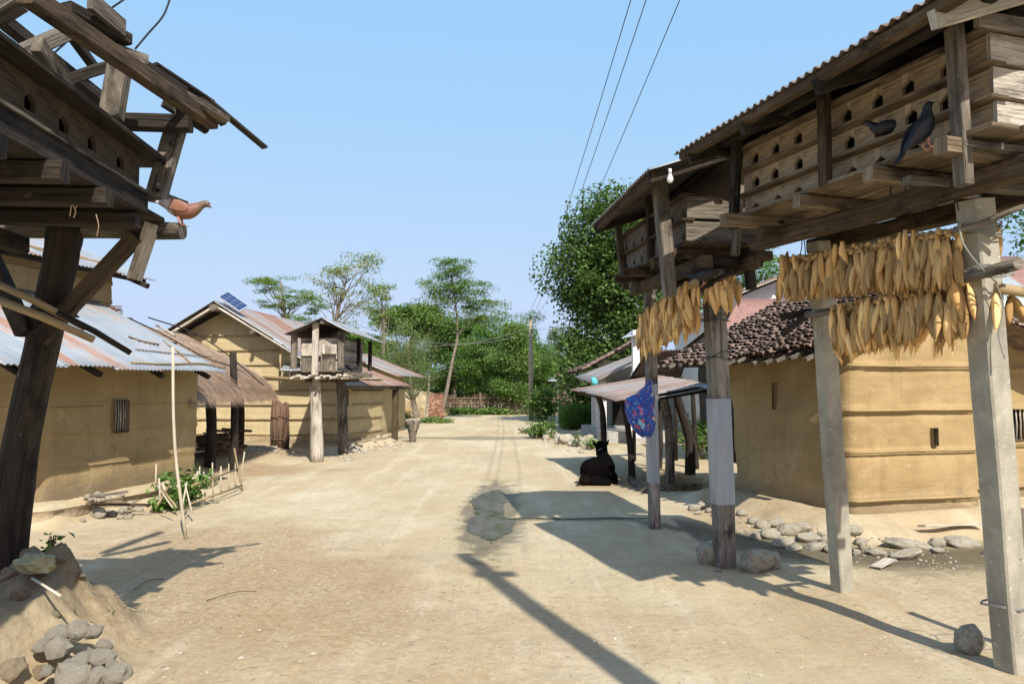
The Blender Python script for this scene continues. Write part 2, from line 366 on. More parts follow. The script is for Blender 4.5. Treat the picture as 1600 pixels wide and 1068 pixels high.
# ------------------------------------------------------------ terrain
def boxdist(x, y, h):
    (cx, cy), (ux, uy), L, W = h          # corner, direction of long side, length, width towards right-hand normal (uy,-ux)*sign
    dx, dy = x-cx, y-cy; a = dx*ux+dy*uy; b = dx*uy-dy*ux
    if W < 0: b = -b; W = -W
    ex = max(0, -a, a-L); ey = max(0, -b, b-W)
    return math.hypot(ex, ey)
def nrm(a, b): q = math.hypot(a, b); return (a/q, b/q)
HB = [(((-5.5, 9.2)), nrm(.2, 1), 3.16, -3.0, .26, .50), (((3.77, 8.8)), nrm(-.32, 1), 2.6, 4.0, .20, .75),
      (((-4.3, 19.8)), nrm(.28, 1), 2.7, -6.0, .22, .5)]
def hg(x, y):
    z = .035*nz(x, y, 0, .35)+.014*nz(x, y, 3, 1.3)
    if abs(x) < 12 and y < 20: z += .006*nz(x, y, 5, 4.0)
    for c, u, L, W, H, fo in HB:
        if abs(x-c[0]) < 9 and abs(y-c[1]) < 8:
            d = boxdist(x, y, (c, u, L, W))
            z += H*(1-sstep(0, fo*(1+.35*nz(x, y, 9, 2.2)), d))
    z += .22*sstep(-4.9, -6.0, x)*sstep(12.2, 13.4, y)*(1-sstep(19, 22, y))
    # earth mound round the foot of the near left loft
    dx, dy = (x+3.45)/1.34, (y-4.35)/1.55
    d = math.hypot(dx, dy)+.13*nz(x, y, 1, 2.1)+.04*nz(x, y, 2, 7)
    if d < 1.2:
        z += .44*(1-sstep(.45, 1.0, d))*(1+.30*nz(x, y, 4, 3.3))+.09*(1-sstep(.6, 1.05, d))*nz(x, y, 6, 7.5)+.03*(1-sstep(.7, 1.1, d))*nz(x, y, 8, 19)
    hd_ = math.hypot((x+2.72)/.42, (y-5.05)/.75)+.22*nz(x, y, 1, 3.1)+.06*nz(x, y, 2, 9)
    if hd_ < 1.2: z += .19*(1-sstep(.1, 1.0, hd_))*(1+.4*nz(x, y, 4, 6))
    if y > 60: z += .0
    pd = abs(x+.28)/.4+max(0, abs(y-10.5)-2.0)/1.0
    z -= .02*(1-sstep(.4, 1.4, pd))
    return z
def G(px, py):
    z = 0
    for _ in range(12):
        p = gz(px, py, z); z = z*.5+.5*hg(p.x, p.y)
    p = gz(px, py, z); p.z = hg(p.x, p.y); return p
def gp(x, y, dz=0): return Vector((x, y, hg(x, y)+dz))
def segd(x, y, pts):
    best = 9
    for (a, b), (c, d) in zip(pts[:-1], pts[1:]):
        vx, vy = c-a, d-b; t = max(0, min(1, ((x-a)*vx+(y-b)*vy)/(vx*vx+vy*vy)))
        best = min(best, math.hypot(x-a-vx*t, y-b-vy*t))
    return best
DRAIN = [(-.3, 9.75), (.6, 9.66), (1.4, 9.6), (2.0, 8.8), (2.6, 7.9), (3.5, 7.35), (4.9, 7.6), (7, 8)]
def axis(spec):
    out = []; 
    for a, b, st in spec:
        n = max(1, int(round((b-a)/st))); out += [a+(b-a)*i/n for i in range(n)]
    out.append(spec[-1][1]); return out
def ground():
    xs = axis([(-900, -60, 105), (-60, -14, 4), (-14, -5.2, .25), (-5.2, 5.2, .055), (5.2, 14, .25), (14, 60, 4), (60, 900, 105)])
    ys = axis([(-300, -20, 70), (-20, -2, 2), (-2, 3, .3), (3, 9, .05), (9, 16, .1), (16, 30, .22), (30, 60, .7), (60, 1200, 114)])
    nx = len(xs); verts = []; damp_shade = []; lit = []; grn = []
    for y in ys:
        for x in xs:
            verts.append((x, y, hg(x, y)))
            n1 = nz(x, y, 11, 1.7); n2 = nz(x, y, 12, 5.0); 
            pdl = math.hypot((x+.27)/.34, (y-10.5)/2.75)+.26*n1+.34*n2+.15*nz(x, y, 2, 13)
            d1 = .8*(1-sstep(.95, 1.16, pdl))
            dd = segd(x, y, DRAIN) if 5 < y < 12 and x > -1 else 9
            wdt = .10 if x < 1.9 else .42
            d2 = 1-sstep(wdt*.5, wdt*1.7, dd+.10*n1+.05*n2)
            d3 = .65*(1-sstep(.5, 1.2, math.hypot((x+.9)/3.8, (y-25)/1.0)+.4*nz(x, y, 3, .8)))
            if x < -2.3 and y < 6.6: d2 = max(d2, .62*sstep(-2.45, -2.75, x+.12*n1)*(1-sstep(.8, 1.1, math.hypot((x+3.45)/1.34, (y-4.35)/1.55))))  # mound's left part: shade painted in along with its grey earth tone
            damp_shade.append(max(0, min(1, max(d1, d2, d3))))
            l = 0
            for cx, cy, rx, ry, k in ((-2.9, 8.2, 1.7, 1.5, .85), (-2.3, 6.2, 2.4, 1.9, .9), (-5.2, 15.3, 1.9, 1.3, .9), (-1.4, 4.6, 1.9, 1.2, .5), (3.4, 5.6, 1.8, 1.6, .5), (2.2, 13.2, 1.5, 1.2, .7), (2.8, 24, 1.6, 3.0, .7), (.4, 5.2, 1.4, .9, .45), (-6.2, 18.6, 2.4, .9, .8), (2.9,9.8,.9,1.5,.6)):
                q = math.hypot((x-cx)/rx, (y-cy)/ry)+.35*n1+.2*n2
                l = max(l, k*(1-sstep(.5, 1.15, q)))
            if x < -2.0 and y < 6.4:
                dm = math.hypot((x+3.45)/1.42, (y-4.3)/1.62)
                l = max(l, .55*(1-sstep(.85, 1.1, dm)))
            lit.append(l)
            g_ = (1-sstep(.0, .35, abs(pdl-1.10)))*sstep(.1, .35, n1+n2*.5+.25)*.95
            g_ = max(g_, .5*sstep(48, 56, y)) if y > 40 else g_
            g_ = max(g_, .55*sstep(9, 12, abs(x))*sstep(10, 14, y))
            if 5.5 < y < 9.5 and x > 2: g_ = max(g_, .45*(1-sstep(.2, .7, abs(dd-.25)+.3*n1)))
            grn.append(g_)
    faces = []
    for j in range(len(ys)-1):
        for i in range(nx-1):
            a = j*nx+i; faces.append((a, a+1, a+nx+1, a+nx))
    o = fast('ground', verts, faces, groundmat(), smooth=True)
    for nm, dat in (('damp_shade', damp_shade), ('litter', lit), ('green', grn)):
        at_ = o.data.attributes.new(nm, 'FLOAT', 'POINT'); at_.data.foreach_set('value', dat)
    tag(o, kind='structure')
def groundmat():
    m, nt, b = newmat('packed_sandy_earth')
    vec = coords(nt, 'Object', (1, 1, 1))
    def attr(n):
        a = nd(nt, 'ShaderNodeAttribute'); a.attribute_name = n; return a.outputs['Fac']
    big = ntex(nt, coords(nt, 'Object', (1, .55, 1)), .55, 6, .6)
    c = ramp(nt, big, [(.3, (.37, .30, .19)), (.5, (.445, .375, .245)), (.72, (.53, .46, .325))])
    # faint wheel / foot streaks running along the lane
    stk = ntex(nt, coords(nt, 'Object', (2.6, .22, 1)), 1.3, 7, .65)
    c = mixc(nt, ramp(nt, stk, [(.52, 0.0), (.68, .6)]), c, (.58, .515, .385))
    c = mixc(nt, ramp(nt, ntex(nt, vec, 3.1, 8, .7, .4), [(.50, 0.0), (.66, .5)]), c, (.33, .26, .16))
    mid = ntex(nt, vec, 14, 8, .75)
    c = mixc(nt, ramp(nt, mid, [(.52, 0.0), (.62, .28)]), c, (.27, .215, .14))
    c = mixc(nt, ramp(nt, ntex(nt, vec, 9, 8, .75), [(.56, 0.0), (.66, .32)]), c, (.60, .53, .41))
    fl = ntex(nt, vec, 95, 3, .7)
    c = mixc(nt, ramp(nt, fl, [(.66, 0.0), (.70, .75)]), c, (.62, .58, .48))
    c = mixc(nt, ramp(nt, ntex(nt, vec, 55, 5, .75), [(.30, .75), (.40, 0.0)]), c, (.12, .09, .055))
    wm = ramp(nt, ntex(nt, coords(nt, 'Object', (1, .6, 1)), .8, 6, .65, .5), [(.46, 0.0), (.62, .6)])
    c = mixc(nt, wm, c, (.40, .30, .175))
    lt = attr('litter')
    lf = math_(nt, 'MULTIPLY', lt, ramp(nt, ntex(nt, vec, 22, 8, .75), [(.36, .15), (.6, .95)]))
    c = mixc(nt, lf, c, (.27, .175, .090))
    c = mixc(nt, math_(nt, 'MULTIPLY', lt, ramp(nt, ntex(nt, coords(nt, 'Object', (3, 9, 1)), 9, 6, .8), [(.56, 0.0), (.63, .8)])), c, (.46, .33, .17))
    gr = attr('green')
    c = mixc(nt, math_(nt, 'MULTIPLY', gr, ramp(nt, ntex(nt, vec, 11, 7, .8), [(.42, 0.0), (.60, .85)])), c, (.085, .095, .030))
    dp = attr('damp_shade')
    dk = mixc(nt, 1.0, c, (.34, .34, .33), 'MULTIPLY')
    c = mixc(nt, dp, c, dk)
    nt.links.new(c, b.inputs['Base Color'])
    nt.links.new(ramp(nt, dp, [(0, .95), (.7, .62)]), b.inputs['Roughness']); b.inputs['Specular IOR Level'].default_value = .2
    h = math_(nt, 'ADD', mid, math_(nt, 'MULTIPLY', ntex(nt, vec, 60, 6, .75), .35))
    h = math_(nt, 'ADD', h, math_(nt, 'MULTIPLY', ntex(nt, vec, 3.3, 6, .6), 1.6))
    h = math_(nt, 'ADD', h, math_(nt, 'MULTIPLY', ramp(nt, ntex(nt, coords(nt, 'Object', (5.5, .35, 1)), 1.2, 4, .5), [(.45, 0.0), (.55, 1.0)]), .35))
    bumpn(nt, b, h, .62, .026)
    return m
ground()
def puddle():
    m, nt, b = newmat('shallow_muddy_water')
    vec = coords(nt, 'Object', (1, 1, 1))
    c = ramp(nt, ntex(nt, coords(nt, 'Object', (1, .5, 1)), 3.2, 6, .7, .6), [(.44, (.105, .10, .085)), (.54, (.075, .078, .05)), (.62, (.045, .06, .02))])
    nt.links.new(c, b.inputs['Base Color']); b.inputs['Roughness'].default_value = .4; b.inputs['Specular IOR Level'].default_value = .07
    nt.links.new(ramp(nt, ntex(nt, vec, 7, 6, .7), [(.42, .40), (.6, .8)]), b.inputs['Roughness'])
    bumpn(nt, b, ntex(nt, coords(nt, 'Object', (1, .4, 1)), 12, 3), .06, .004)
    vs = []; fs = []; xs_ = [-.75+i*.018 for i in range(54)]; ys_ = [8.2+j*.045 for j in range(108)]; nx = len(xs_)
    for y in ys_:
        for x in xs_: vs.append((x, y, hg(x, y)+.006))
    for j in range(len(ys_)-1):
        for i in range(nx-1):
            x, y = xs_[i]+.009, ys_[j]+.022; q = (y-10.5)/2.25
            if abs(q) > 1: continue
            wv = .25*(1-abs(q)**4)*(1+.45*nz(0, y, 3, 1.1))+.07*nz(x, y, 5, 3.5)+.05*nz(x, y, 7, 9)
            if abs(x+.28+.06*math.sin(y*1.3)) < wv: c_ = j*nx+i; fs.append((c_, c_+1, c_+nx+1, c_+nx))
    tag(fast('puddle', vs, fs, m, loc=(-.28, 10.5, 0), smooth=True), kind='structure')
    mb = MB(3)
    P = [(x, y) for x, y in DRAIN[:3]]; L = []
    for i in range(30):
        t = i/29*1.9; x = -.15+t; y = 9.74-.06*t+.02*nz(x, 0, 0, 3); L.append((x, y, .012+.010*(1+nz(x, 2, 0, 4))))
    for (a, b_, w1), (c_, d, w2) in zip(L[:-1], L[1:]):
        mb.quad((a, b_-w1, hg(a, b_-w1)+.008), (c_, d-w2, hg(c_, d-w2)+.008), (c_, d+w2, hg(c_, d+w2)+.008), (a, b_+w1, hg(a, b_+w1)+.008), sm=True)
    tag(mb.build('drain_water', m), kind='structure')
puddle()

# ------------------------------------------------------------ setting builders
def mudwall(path, z0, top, bands=(), wins=(), seed=0, amp=.03, bamp=.022, colst=.07, rowst=.05, rnd=3, batr=.013, brange=(-9, 99)):
    """plaster shell along a 2-D path, outside on the right of travel; wins: (s0,s1,z0,z1)"""
    mb = MB(seed); pts = []; acc = 0; bat = MB(seed+1); segs = list(zip(path[:-1], path[1:])); marks = set()
    for w_ in wins: marks |= {w_[0], w_[1]}
    ss = [0.0]; tot = sum(math.dist(a, b) for a, b in segs)
    grid = sorted(set([round(i*colst, 4) for i in range(int(tot/colst)+1)]+[tot]) | marks)
    grid = [g for g in grid if g in marks or all(abs(g-m_) > .02 for m_ in marks)]
    def pos(s_):
        s_ = max(0, min(tot-1e-6, s_))
        for a, b in segs:
            L = math.dist(a, b)
            if s_ <= L: return Vector((a[0]+(b[0]-a[0])*s_/L, a[1]+(b[1]-a[1])*s_/L, 0))
            s_ -= L
        return Vector((*path[-1], 0))
    def spos(s_):
        k = .045*rnd; q = [pos(s_+d) for d in (-k, -k/2, 0, k/2, k)]; return (q[0]+q[1]*2+q[2]*2+q[3]*2+q[4])/8
    tmax = max((top(pos(g)) if callable(top) else top) for g in grid)
    rows = sorted(set([round(z0+i*rowst, 4) for i in range(int((tmax-z0)/rowst)+1)]+[tmax]))
    zm = set()
    for w_ in wins: zm |= {w_[2], w_[3]}
    rows = sorted([r for r in rows if all(abs(r-m_) > .015 for m_ in zm)]+list(zm))
    nr = len(rows); base = 0
    for g in grid:
        p = spos(g); t = (spos(g+.05)-spos(g-.05)).normalized() if 0 < g < tot else (pos(min(tot, g+.1))-pos(max(0, g-.1))).normalized()
        n = perp(t); tz = top(pos(g)) if callable(top) else top
        for z in rows:
            zz = min(z, tz)
            inb = brange[0] <= g <= brange[1]
            d = amp*nz(g+seed, zz, seed, .8)*1.3+amp*.5*nz(g+seed, zz, seed, 2.6)+amp*.18*nz(g, zz, seed, 8)
            for bz in (bands if inb else ()):
                zb = bz+.025*nz(g, bz, seed, .6); q = (zz-zb)/.022
                d += bamp*math.exp(-q*q)*(1+.4*nz(g, bz, seed, 5)) - bamp*.55*math.exp(-((zz-zb+.045)/.02)**2)
            mb.v.append(p+n*d+Vector((0, 0, zz)))
    for i in range(len(grid)-1):
        for j in range(nr-1):
            sc = (grid[i]+grid[i+1])/2; zc = (rows[j]+rows[j+1])/2
            if any(w_[0] < sc < w_[1] and w_[2] < zc < w_[3] for w_ in wins): continue
            tz = top(pos(sc)) if callable(top) else top
            if rows[j] > tz+.02: continue
            a = i*nr+j; u0, u1, v0, v1 = grid[i], grid[i+1], rows[j]-z0, rows[j+1]-z0
            mb.face((a, a+nr, a+nr+1, a+1), [(u0, v0), (u1, v0), (u1, v1), (u0, v1)], True)
    for bz in bands:
        run = []
        for g in grid[::2]:
            p = spos(g); t = (spos(g+.05)-spos(g-.05)).normalized() if 0 < g < tot else (pos(min(tot, g+.1))-pos(max(0, g-.1))).normalized()
            zb = bz+.025*nz(g, bz, seed, .6); tz = top(pos(g)) if callable(top) else top
            hit = not (brange[0] <= g <= brange[1]) or any(w_[0]-.03 < g < w_[1]+.03 and w_[2]-.02 < zb < w_[3]+.02 for w_ in wins) or zb > tz-.03
            if not hit: run.append(p+perp(t)*(amp*nz(g+seed, zb, seed, .8)*1.3+amp*.5*nz(g+seed, zb, seed, 2.6)+bamp*.75)+Vector((0, 0, zb)))
            if (hit or g >= grid[-3]) and len(run) > 2: bat.tube(run, batr, 6, jit=.16)
            if hit: run = []
    mb.bat = bat
    frames = []
    for (s0, s1, a0, a1) in wins:
        p0, p1 = pos(s0), pos(s1); t = (p1-p0).normalized(); n = perp(t); dp = -.14
        c = [p0+Vector((0, 0, a0)), p1+Vector((0, 0, a0)), p1+Vector((0, 0, a1)), p0+Vector((0, 0, a1))]
        for k in range(4):
            A, B = c[k]+n*.03, c[(k+1) % 4]+n*.03; mb.quad(A, B, B+n*(dp-.03), A+n*(dp-.03))
        frames.append((p0, p1, t, n, a0, a1))
    return mb, frames
def corr(mb, A, B, C, D, sheet=.78, pitch=.076, amp=.011, rag=.05, rows=5, sub=4, lift=.012, jump=True):
    """corrugated sheets; A-B eave, D above A, C above B"""
    A, B, C, D = map(Vector, (A, B, C, D)); L = (B-A).length; H = (D-A).length
    n = (B-A).cross(D-A).normalized()
    if n.z < 0: n = -n
    ns = max(1, round(L/sheet)); sw = L/ns
    for i in range(ns):
        e0 = -mb.r.uniform(0, rag)/H; off = (i % 2)*lift*.5+mb.r.uniform(0, lift); tl = mb.r.uniform(-lift, lift)*.6
        u0, u1 = i*sw-.03, (i+1)*sw+.04; nc = max(2, int((u1-u0)/(pitch/sub))); base = len(mb.v); m = nc+1
        sag = mb.r.uniform(.0, .012)
        for ly in (0, 1):
            for j in range(rows+1):
                t = e0+(1.0-e0)*j/rows
                for k in range(m):
                    u = u0+(u1-u0)*k/nc; uu = u/L
                    p = (A*(1-uu)+B*uu)*(1-t)+(D*(1-uu)+C*uu)*t
                    p = p+n*(amp*math.cos(2*math.pi*u/pitch)+off+tl*(k/nc-.5)*2+.006*nz(u*.8, t*3, i)-ly*.004-sag*math.sin(math.pi*min(1,max(0,t))))
                    mb.v.append(p)
        fl = m*(rows+1)
        def uvp(j, k): return (u0+(u1-u0)*k/nc+i*3.7, (e0+(1-e0)*j/rows)*H)
        for j in range(rows):
            for k in range(nc):
                a = base+j*m+k
                uv = [uvp(j, k), uvp(j, k+1), uvp(j+1, k+1), uvp(j+1, k)]
                mb.face((a, a+1, a+m+1, a+m), uv, True)
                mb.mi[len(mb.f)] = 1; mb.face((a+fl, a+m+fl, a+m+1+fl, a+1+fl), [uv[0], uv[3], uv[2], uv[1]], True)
        for k in range(nc):
            a = base+k; mb.face((a+fl, a+1+fl, a+1, a), [uvp(0, k)]*4)
            a = base+rows*m+k; mb.face((a, a+1, a+1+fl, a+fl), [uvp(rows, k)]*4)
        for j in range(rows):
            a = base+j*m; mb.face((a, a+m, a+m+fl, a+fl), [uvp(j, 0)]*4)
            a = base+j*m+nc; mb.face((a, a+fl, a+m+fl, a+m), [uvp(j, nc)]*4)
    return mb
def tiles(mb, A, B, C, D, w_=.105, ex=.13, sag=.05):
    A, B, C, D = map(Vector, (A, B, C, D)); L = (B-A).length; H = (D-A).length
    n = (B-A).cross(D-A).normalized(); n = n if n.z > 0 else -n
    along = (B-A).normalized(); up = (D-A).normalized()
    def P(u, t):
        p = (A*(1-u)+B*u)*(1-t)+(D*(1-u)+C*u)*t
        return p+n*(.05*nz(u*L*.7, t*H*.7, 3)-sag*math.sin(math.pi*t)*.5-sag*.6*math.sin(math.pi*u))
    # deck
    N = 12
    for i in range(N):
        for j in range(6):
            mb.quad(P(i/N, j/6)-n*.03, P((i+1)/N, j/6)-n*.03, P((i+1)/N, (j+1)/6)-n*.03, P(i/N, (j+1)/6)-n*.03)
    nu = int(L/w_); nv = int(H/ex)
    for kind in (0, 1):
        for j in range(nv+1):
            for i in range(nu+kind):
                jx = mb.r.uniform(-.018, .018); jt = mb.r.uniform(-.03, .03)
                u = ((i+(.5 if kind == 0 else 0))*w_+jx)/L; t = (j*ex+jt)/H
                if u < -.01 or u > 1.01 or t > 1: continue
                if mb.r.random() < .02: continue
                p = P(u, max(-.02, t)); q = P(u, t+ex*1.45/H); r0 = w_*.56; r1 = w_*.44; base = len(mb.v); m = 5
                tw = mb.r.uniform(-.09, .09); lift0 = .030+mb.r.uniform(0, .014); lift1 = .004
                for ly in (0, 1):
                    for (c, r_, lf) in ((p, r0, lift0), (q, r1, lift1)):
                        for k in range(m):
                            a = math.pi*k/(m-1); s_ = math.cos(a); h_ = math.sin(a)
                            if kind == 0: h_ = -h_*.7+.25; lf2 = 0
                            else: lf2 = lf
                            rr = r_-ly*.010
                            mb.v.append(c+along*(s_*rr+tw*(c-p).length)+n*(h_*rr*.8+lf2+(.012 if c is p else 0)))
                for k in range(m-1):
                    a = base+k; uv = [(0, 0), (.1, 0), (.1, .1), (0, .1)]
                    mb.face((a, a+1, a+m+1, a+m), uv, True)
                    mb.face((a+2*m, a+1+2*m, a+1, a), uv)
    return mb
def thatch(parent, quadsurf, seed, straw_n, fringe):
    """lumpy thatch body and a coat of straws; quadsurf: list of (A,B,C,D)"""
    mb = MB(seed)
    for (A, B, C, D) in quadsurf:
        A, B, C, D = map(Vector, (A, B, C, D)); nu = int((B-A).length/.12)+1; nv = int((D-A).length/.12)+1
        n = (B-A).cross(D-A).normalized(); n = n if n.z > 0 else -n; base = len(mb.v)
        for j in range(nv+1):
            for i in range(nu+1):
                u, t = i/nu, j/nv; p = (A*(1-u)+B*u)*(1-t)+(D*(1-u)+C*u)*t
                p = p+n*(.05*nz(p.x, p.y, p.z, 1.6)+.03*nz(p.x, p.y, p.z, 5)+.06*math.sin(math.pi*min(1, t*1.2))) - Vector((0, 0, .10*(1-min(1, t*5))))
                mb.v.append(p)
        L = (B-A).length; H = (D-A).length
        for j in range(nv):
            for i in range(nu):
                a = base+j*(nu+1)+i
                mb.face((a, a+1, a+nu+2, a+nu+1), [(i/nu*L, j/nv*H), ((i+1)/nu*L, j/nv*H), ((i+1)/nu*L, (j+1)/nv*H), (i/nu*L, (j+1)/nv*H)], True)
        # eave thickness
        for i in range(nu):
            a = mb.v[base+i]; b = mb.v[base+i+1]; dn = Vector((0, 0, -.12)); inn = (D-A).normalized()*.25
            mb.quad(a+dn+inn, b+dn+inn, b, a)
    body = mb.build('thatch', 'thatch', parent)
    vs = []; fs = []; r = random.Random(seed)
    for qi, (A, B, C, D) in enumerate(quadsurf):
        A, B, C, D = map(Vector, (A, B, C, D)); n = (B-A).cross(D-A).normalized(); n = n if n.z > 0 else -n
        dn = (A-D).normalized(); al = (B-A).normalized()
        for k in range(straw_n[qi]):
            u = r.random(); t = r.random() if r.random() > .45 else r.random()**3*.18
            p = (A*(1-u)+B*u)*(1-t)+(D*(1-u)+C*u)*t+n*(.06*math.sin(math.pi*min(1, t*1.2))+.05*nz((A*(1-u)+B*u).x, t, 0, 1.6)+.01) - Vector((0, 0, .10*(1-min(1, t*5))))
            Ls = r.uniform(.18, .42); d = (dn+al*r.uniform(-.25, .25)+n*r.uniform(-.12, .10))
            if t < .08: d = d+Vector((0, 0, -r.uniform(.3, 1.3))); Ls *= fringe
            d.normalize(); w_ = al*r.uniform(.004, .009); b = len(vs)
            vs += [p-w_, p+w_, p+d*Ls]; fs.append((b, b+1, b+2))
    fast('straw', vs, fs, 'straw', body)
    return body
def bars(parent, frame, n, mat, r_=.011):
    p0, p1, t, nn, a0, a1 = frame; mb = MB(5)
    for i in range(n):
        p = p0+(p1-p0)*((i+.5)/n)
        mb.tube([p+Vector((0, 0, a0-.01))+nn*-.02, p+Vector((mb.r.uniform(-.01, .01), 0, (a0+a1)/2))+nn*-.015, p+Vector((0, 0, a1+.01))+nn*-.02], r_*mb.r.uniform(.8, 1.2), 6)
    w = MB(1).box((0, 0, 0), (.1, .1, .1)); 
    return mb
def window(parent, frame, n, mat='wood_pale', r_=.011):
    p0, p1, t, nn, a0, a1 = frame; mb = MB(6)
    dd_ = -.16 if n else -.035
    mb.quad(p0+nn*dd_+V(0, 0, a0-.03), p1+nn*dd_+V(0, 0, a0-.03), p1+nn*dd_+V(0, 0, a1+.03), p0+nn*dd_+V(0, 0, a1+.03))
    wd = mb.build('window', 'dark', parent)
    if n: bars(parent, frame, n, mat, r_).build('window_bars', mat, wd)
    return wd

# ------------------------------------------------------------ LEFT near: low mud house (tin lean-to roof) and the taller house behind it
h1 = thing('mud_house', 'low ochre mud house with barred window under a pale corrugated lean-to roof', 'house', (-5.5, 9.2, 0))
a_, b_ = (-5.5, 9.2), (-4.87, 12.3)
mb, fr = mudwall([(-8.2, 9.75), a_, b_, (-7.0, 12.75)], .18, 1.98, bands=(.62, 1.02, 1.36), wins=[(2.755+1.19, 2.755+1.49, 1.00, 1.43)], seed=3, amp=.028, bamp=.012, batr=.006)
wl = mb.build('wall', 'mud', h1); mb.bat.build('wall_battens', 'mud', h1); window(wl, fr[0], 6)
pl = MB(4); 
mb, _ = mudwall([(-8.2, 9.45), (-5.28, 8.95), (-4.58, 12.3), (-4.9, 12.9)], -.05, .20, bands=(.19,), seed=8, amp=.07, bamp=.03, rnd=5)
pp = mb.build('plinth', 'plinth', h1)
u1 = Vector((.18, 1, 0)).normalized(); n1 = Vector((-.984, .177, 0))
def l1(Y, s, slope=.50, z0=1.84): p = Vector((-6.57+.18*Y, Y, 0)); return p+n1*s+Vector((0, 0, z0+slope*s))
mb = corr(MB(11), l1(6.3, 0), l1(12.05, 0), l1(12.05, 2.25), l1(6.3, 2.25), rag=.06)
rf = mb.build('roof', 'tin', h1)
mb = MB(12)
for s_ in (.25, 1.0, 1.8): mb.beam(l1(6.4, s_)-V(0, 0, .06), l1(12.25, s_)-V(0, 0, .06), .07, .07, jit=.006)
for Y in (7, 8.2, 9.4, 10.6, 11.7): mb.beam(l1(Y, .06)-V(0, 0, .12), l1(Y, 2.2)-V(0, 0, .12), .08, .06, jit=.006)
mb.build('rafters', 'wood_dark', h1)
mb = MB(13)     # verandah posts and loose poles on the roof
mb.beam((-6.0, 7.0, 0), (-5.95, 7.0, 1.85), .11, .11, jit=.01)
mb.build('verandah_post', 'wood_dark', h1)
def ontin(px, py, lift=.03):                       # point on the near left roof plane
    r = ray(px, py); p0 = l1(9, 0); nn = u1.cross((n1+V(0, 0, .5)).normalized()).normalized()
    t = (p0-V(0, 0, CAMZ)).dot(nn)/r.dot(nn); return V(0, 0, CAMZ)+r*t+V(0, 0, lift)
for (pts, rr, nm, lb, mt) in (([(205, 570), (262, 572), (318, 571), (352, 578)], .016, 'bamboo_pole', 'thin bamboo pole lying along the tin eave above the barred window', 'bamboo'),
                          ([(243, 510), (262, 520), (274, 528)], .018, 'wooden_batten', 'short pale batten lying near the top of the tin roof', 'wood_pale'),
                          ([(200, 528), (222, 536), (248, 541)], .013, 'dry_stick', 'curved dry stick lying on the middle of the tin roof', 'stick'),
                          ([(255, 535), (280, 553), (297, 569)], .010, 'bamboo_pole', 'thin slanting bamboo lying down the tin roof beside the thatch', 'bamboo'),
                          ([(212, 549), (290, 557), (330, 560)], .009, 'dry_stick', 'long dark stick lying near the tin roof eave', 'stick')):
    o = MB(int(pts[0][0])).curve([ontin(*p) for p in pts], rr, 6, jit=.1).build(nm, mt)
    tag(o, lb, 'stick' if 'stick' in nm else ('pole' if 'pole' in nm else 'batten'))
h0 = thing('mud_house', 'tall ochre mud house rising behind the low tin roof at the left edge', 'house', (-6.6, 12.9, 0))
def l0(Y, s, slope=.42, z0=3.40): p = Vector((-8.44+.18*Y, Y, 0)); return p+n1*s+Vector((0, 0, z0+slope*s))
mb, _ = mudwall([(-11.5, 9.1), (-7.2, 8.9), (-6.55, 12.9), (-9.5, 13.5)], .0, 3.62, bands=(2.98, 3.3), seed=21, amp=.03, bamp=.02)
mb.build('wall', 'mud', h0); mb.bat.build('wall_battens', 'mud', h0)
mb = corr(MB(22), l0(8.0, 0), l0(13.15, 0), l0(13.15, 2.4), l0(8.0, 2.4), rag=.04); mb.build('roof', 'tin', h0)
mb = MB(23)
for s_ in (.12, 1.2): mb.beam(l0(8, s_)-V(0, 0, .06), l0(13.1, s_)-V(0, 0, .06), .08, .08)
mb.beam(l0(12.9, -.1)-V(0, 0, .09), l0(12.9, 2)-V(0, 0, .09), .09, .08)
mb.build('rafters', 'wood_dark', h0)
mb = MB(24)
for k in range(9): mb.beam(at(150+mb.r.uniform(-6, 14), 478+k*1.7, 12.5), at(188+mb.r.uniform(-10, 4), 479+k*1.7, 12.45), .03, .02, jit=.01)
o = mb.build('stick_stack', 'stick'); tag(o, 'small stack of dry sticks laid on the roof against the tall mud house', 'sticks')
# thatched shed beyond the tin roof
sh = thing('thatched_shed', 'open shed with a shaggy brown thatched roof between the two left houses', 'shed', (-5.5, 14.6, .2))
E0, E1, R0, R1 = (-5.02, 12.0, 1.62), (-5.30, 17.4, 1.62), (-6.75, 12.3, 2.80), (-6.75, 16.3, 2.66)
thatch(sh, [(E0, E1, R1, R0), (E1, (-8.0, 17.6, 1.6), R1, R1), ((-8.3, 17.4, 1.7), (-8.3, 12.0, 1.7), R0, R1)], 31, [16000, 5000, 200], .9)
for (x, y, r_, top) in ((-5.55, 14.5, .095, 1.75), (-5.95, 17.2, .09, 1.75), (-7.6, 14.8, .08, 2), (-7.6, 17.2, .08, 1.8)):
    MB(int(x*-9)).curve([gp(x, y, -.05), gp(x+.02, y, .6), V(x-.03, y, top)], [r_*1.1, r_, r_*.95], 10, jit=.08).build('post', 'wood_dark', sh)
mb = MB(33); mb.beam((-5.3, 12.2, 1.66), (-5.6, 17.3, 1.62), .09, .09, jit=.01); mb.beam((-6.75, 12.3, 2.66), (-6.75, 16.4, 2.5), .1, .1)
mb.build('eave_beam', 'wood_dark', sh)
mb = MB(34)
for c_ in ([(206, 500), (262, 527), (318, 558), (372, 578), (412, 606)], [(232, 497), (300, 520), (352, 552), (412, 603)]):
    pts = [at(px, py-1, 12.4+ (i)*1.15) for i, (px, py) in enumerate(c_)]
    mb.curve(pts, .012, 5)
tag(mb.build('rope', 'wire'), 'dark rope stretched over the thatched roof', 'rope')
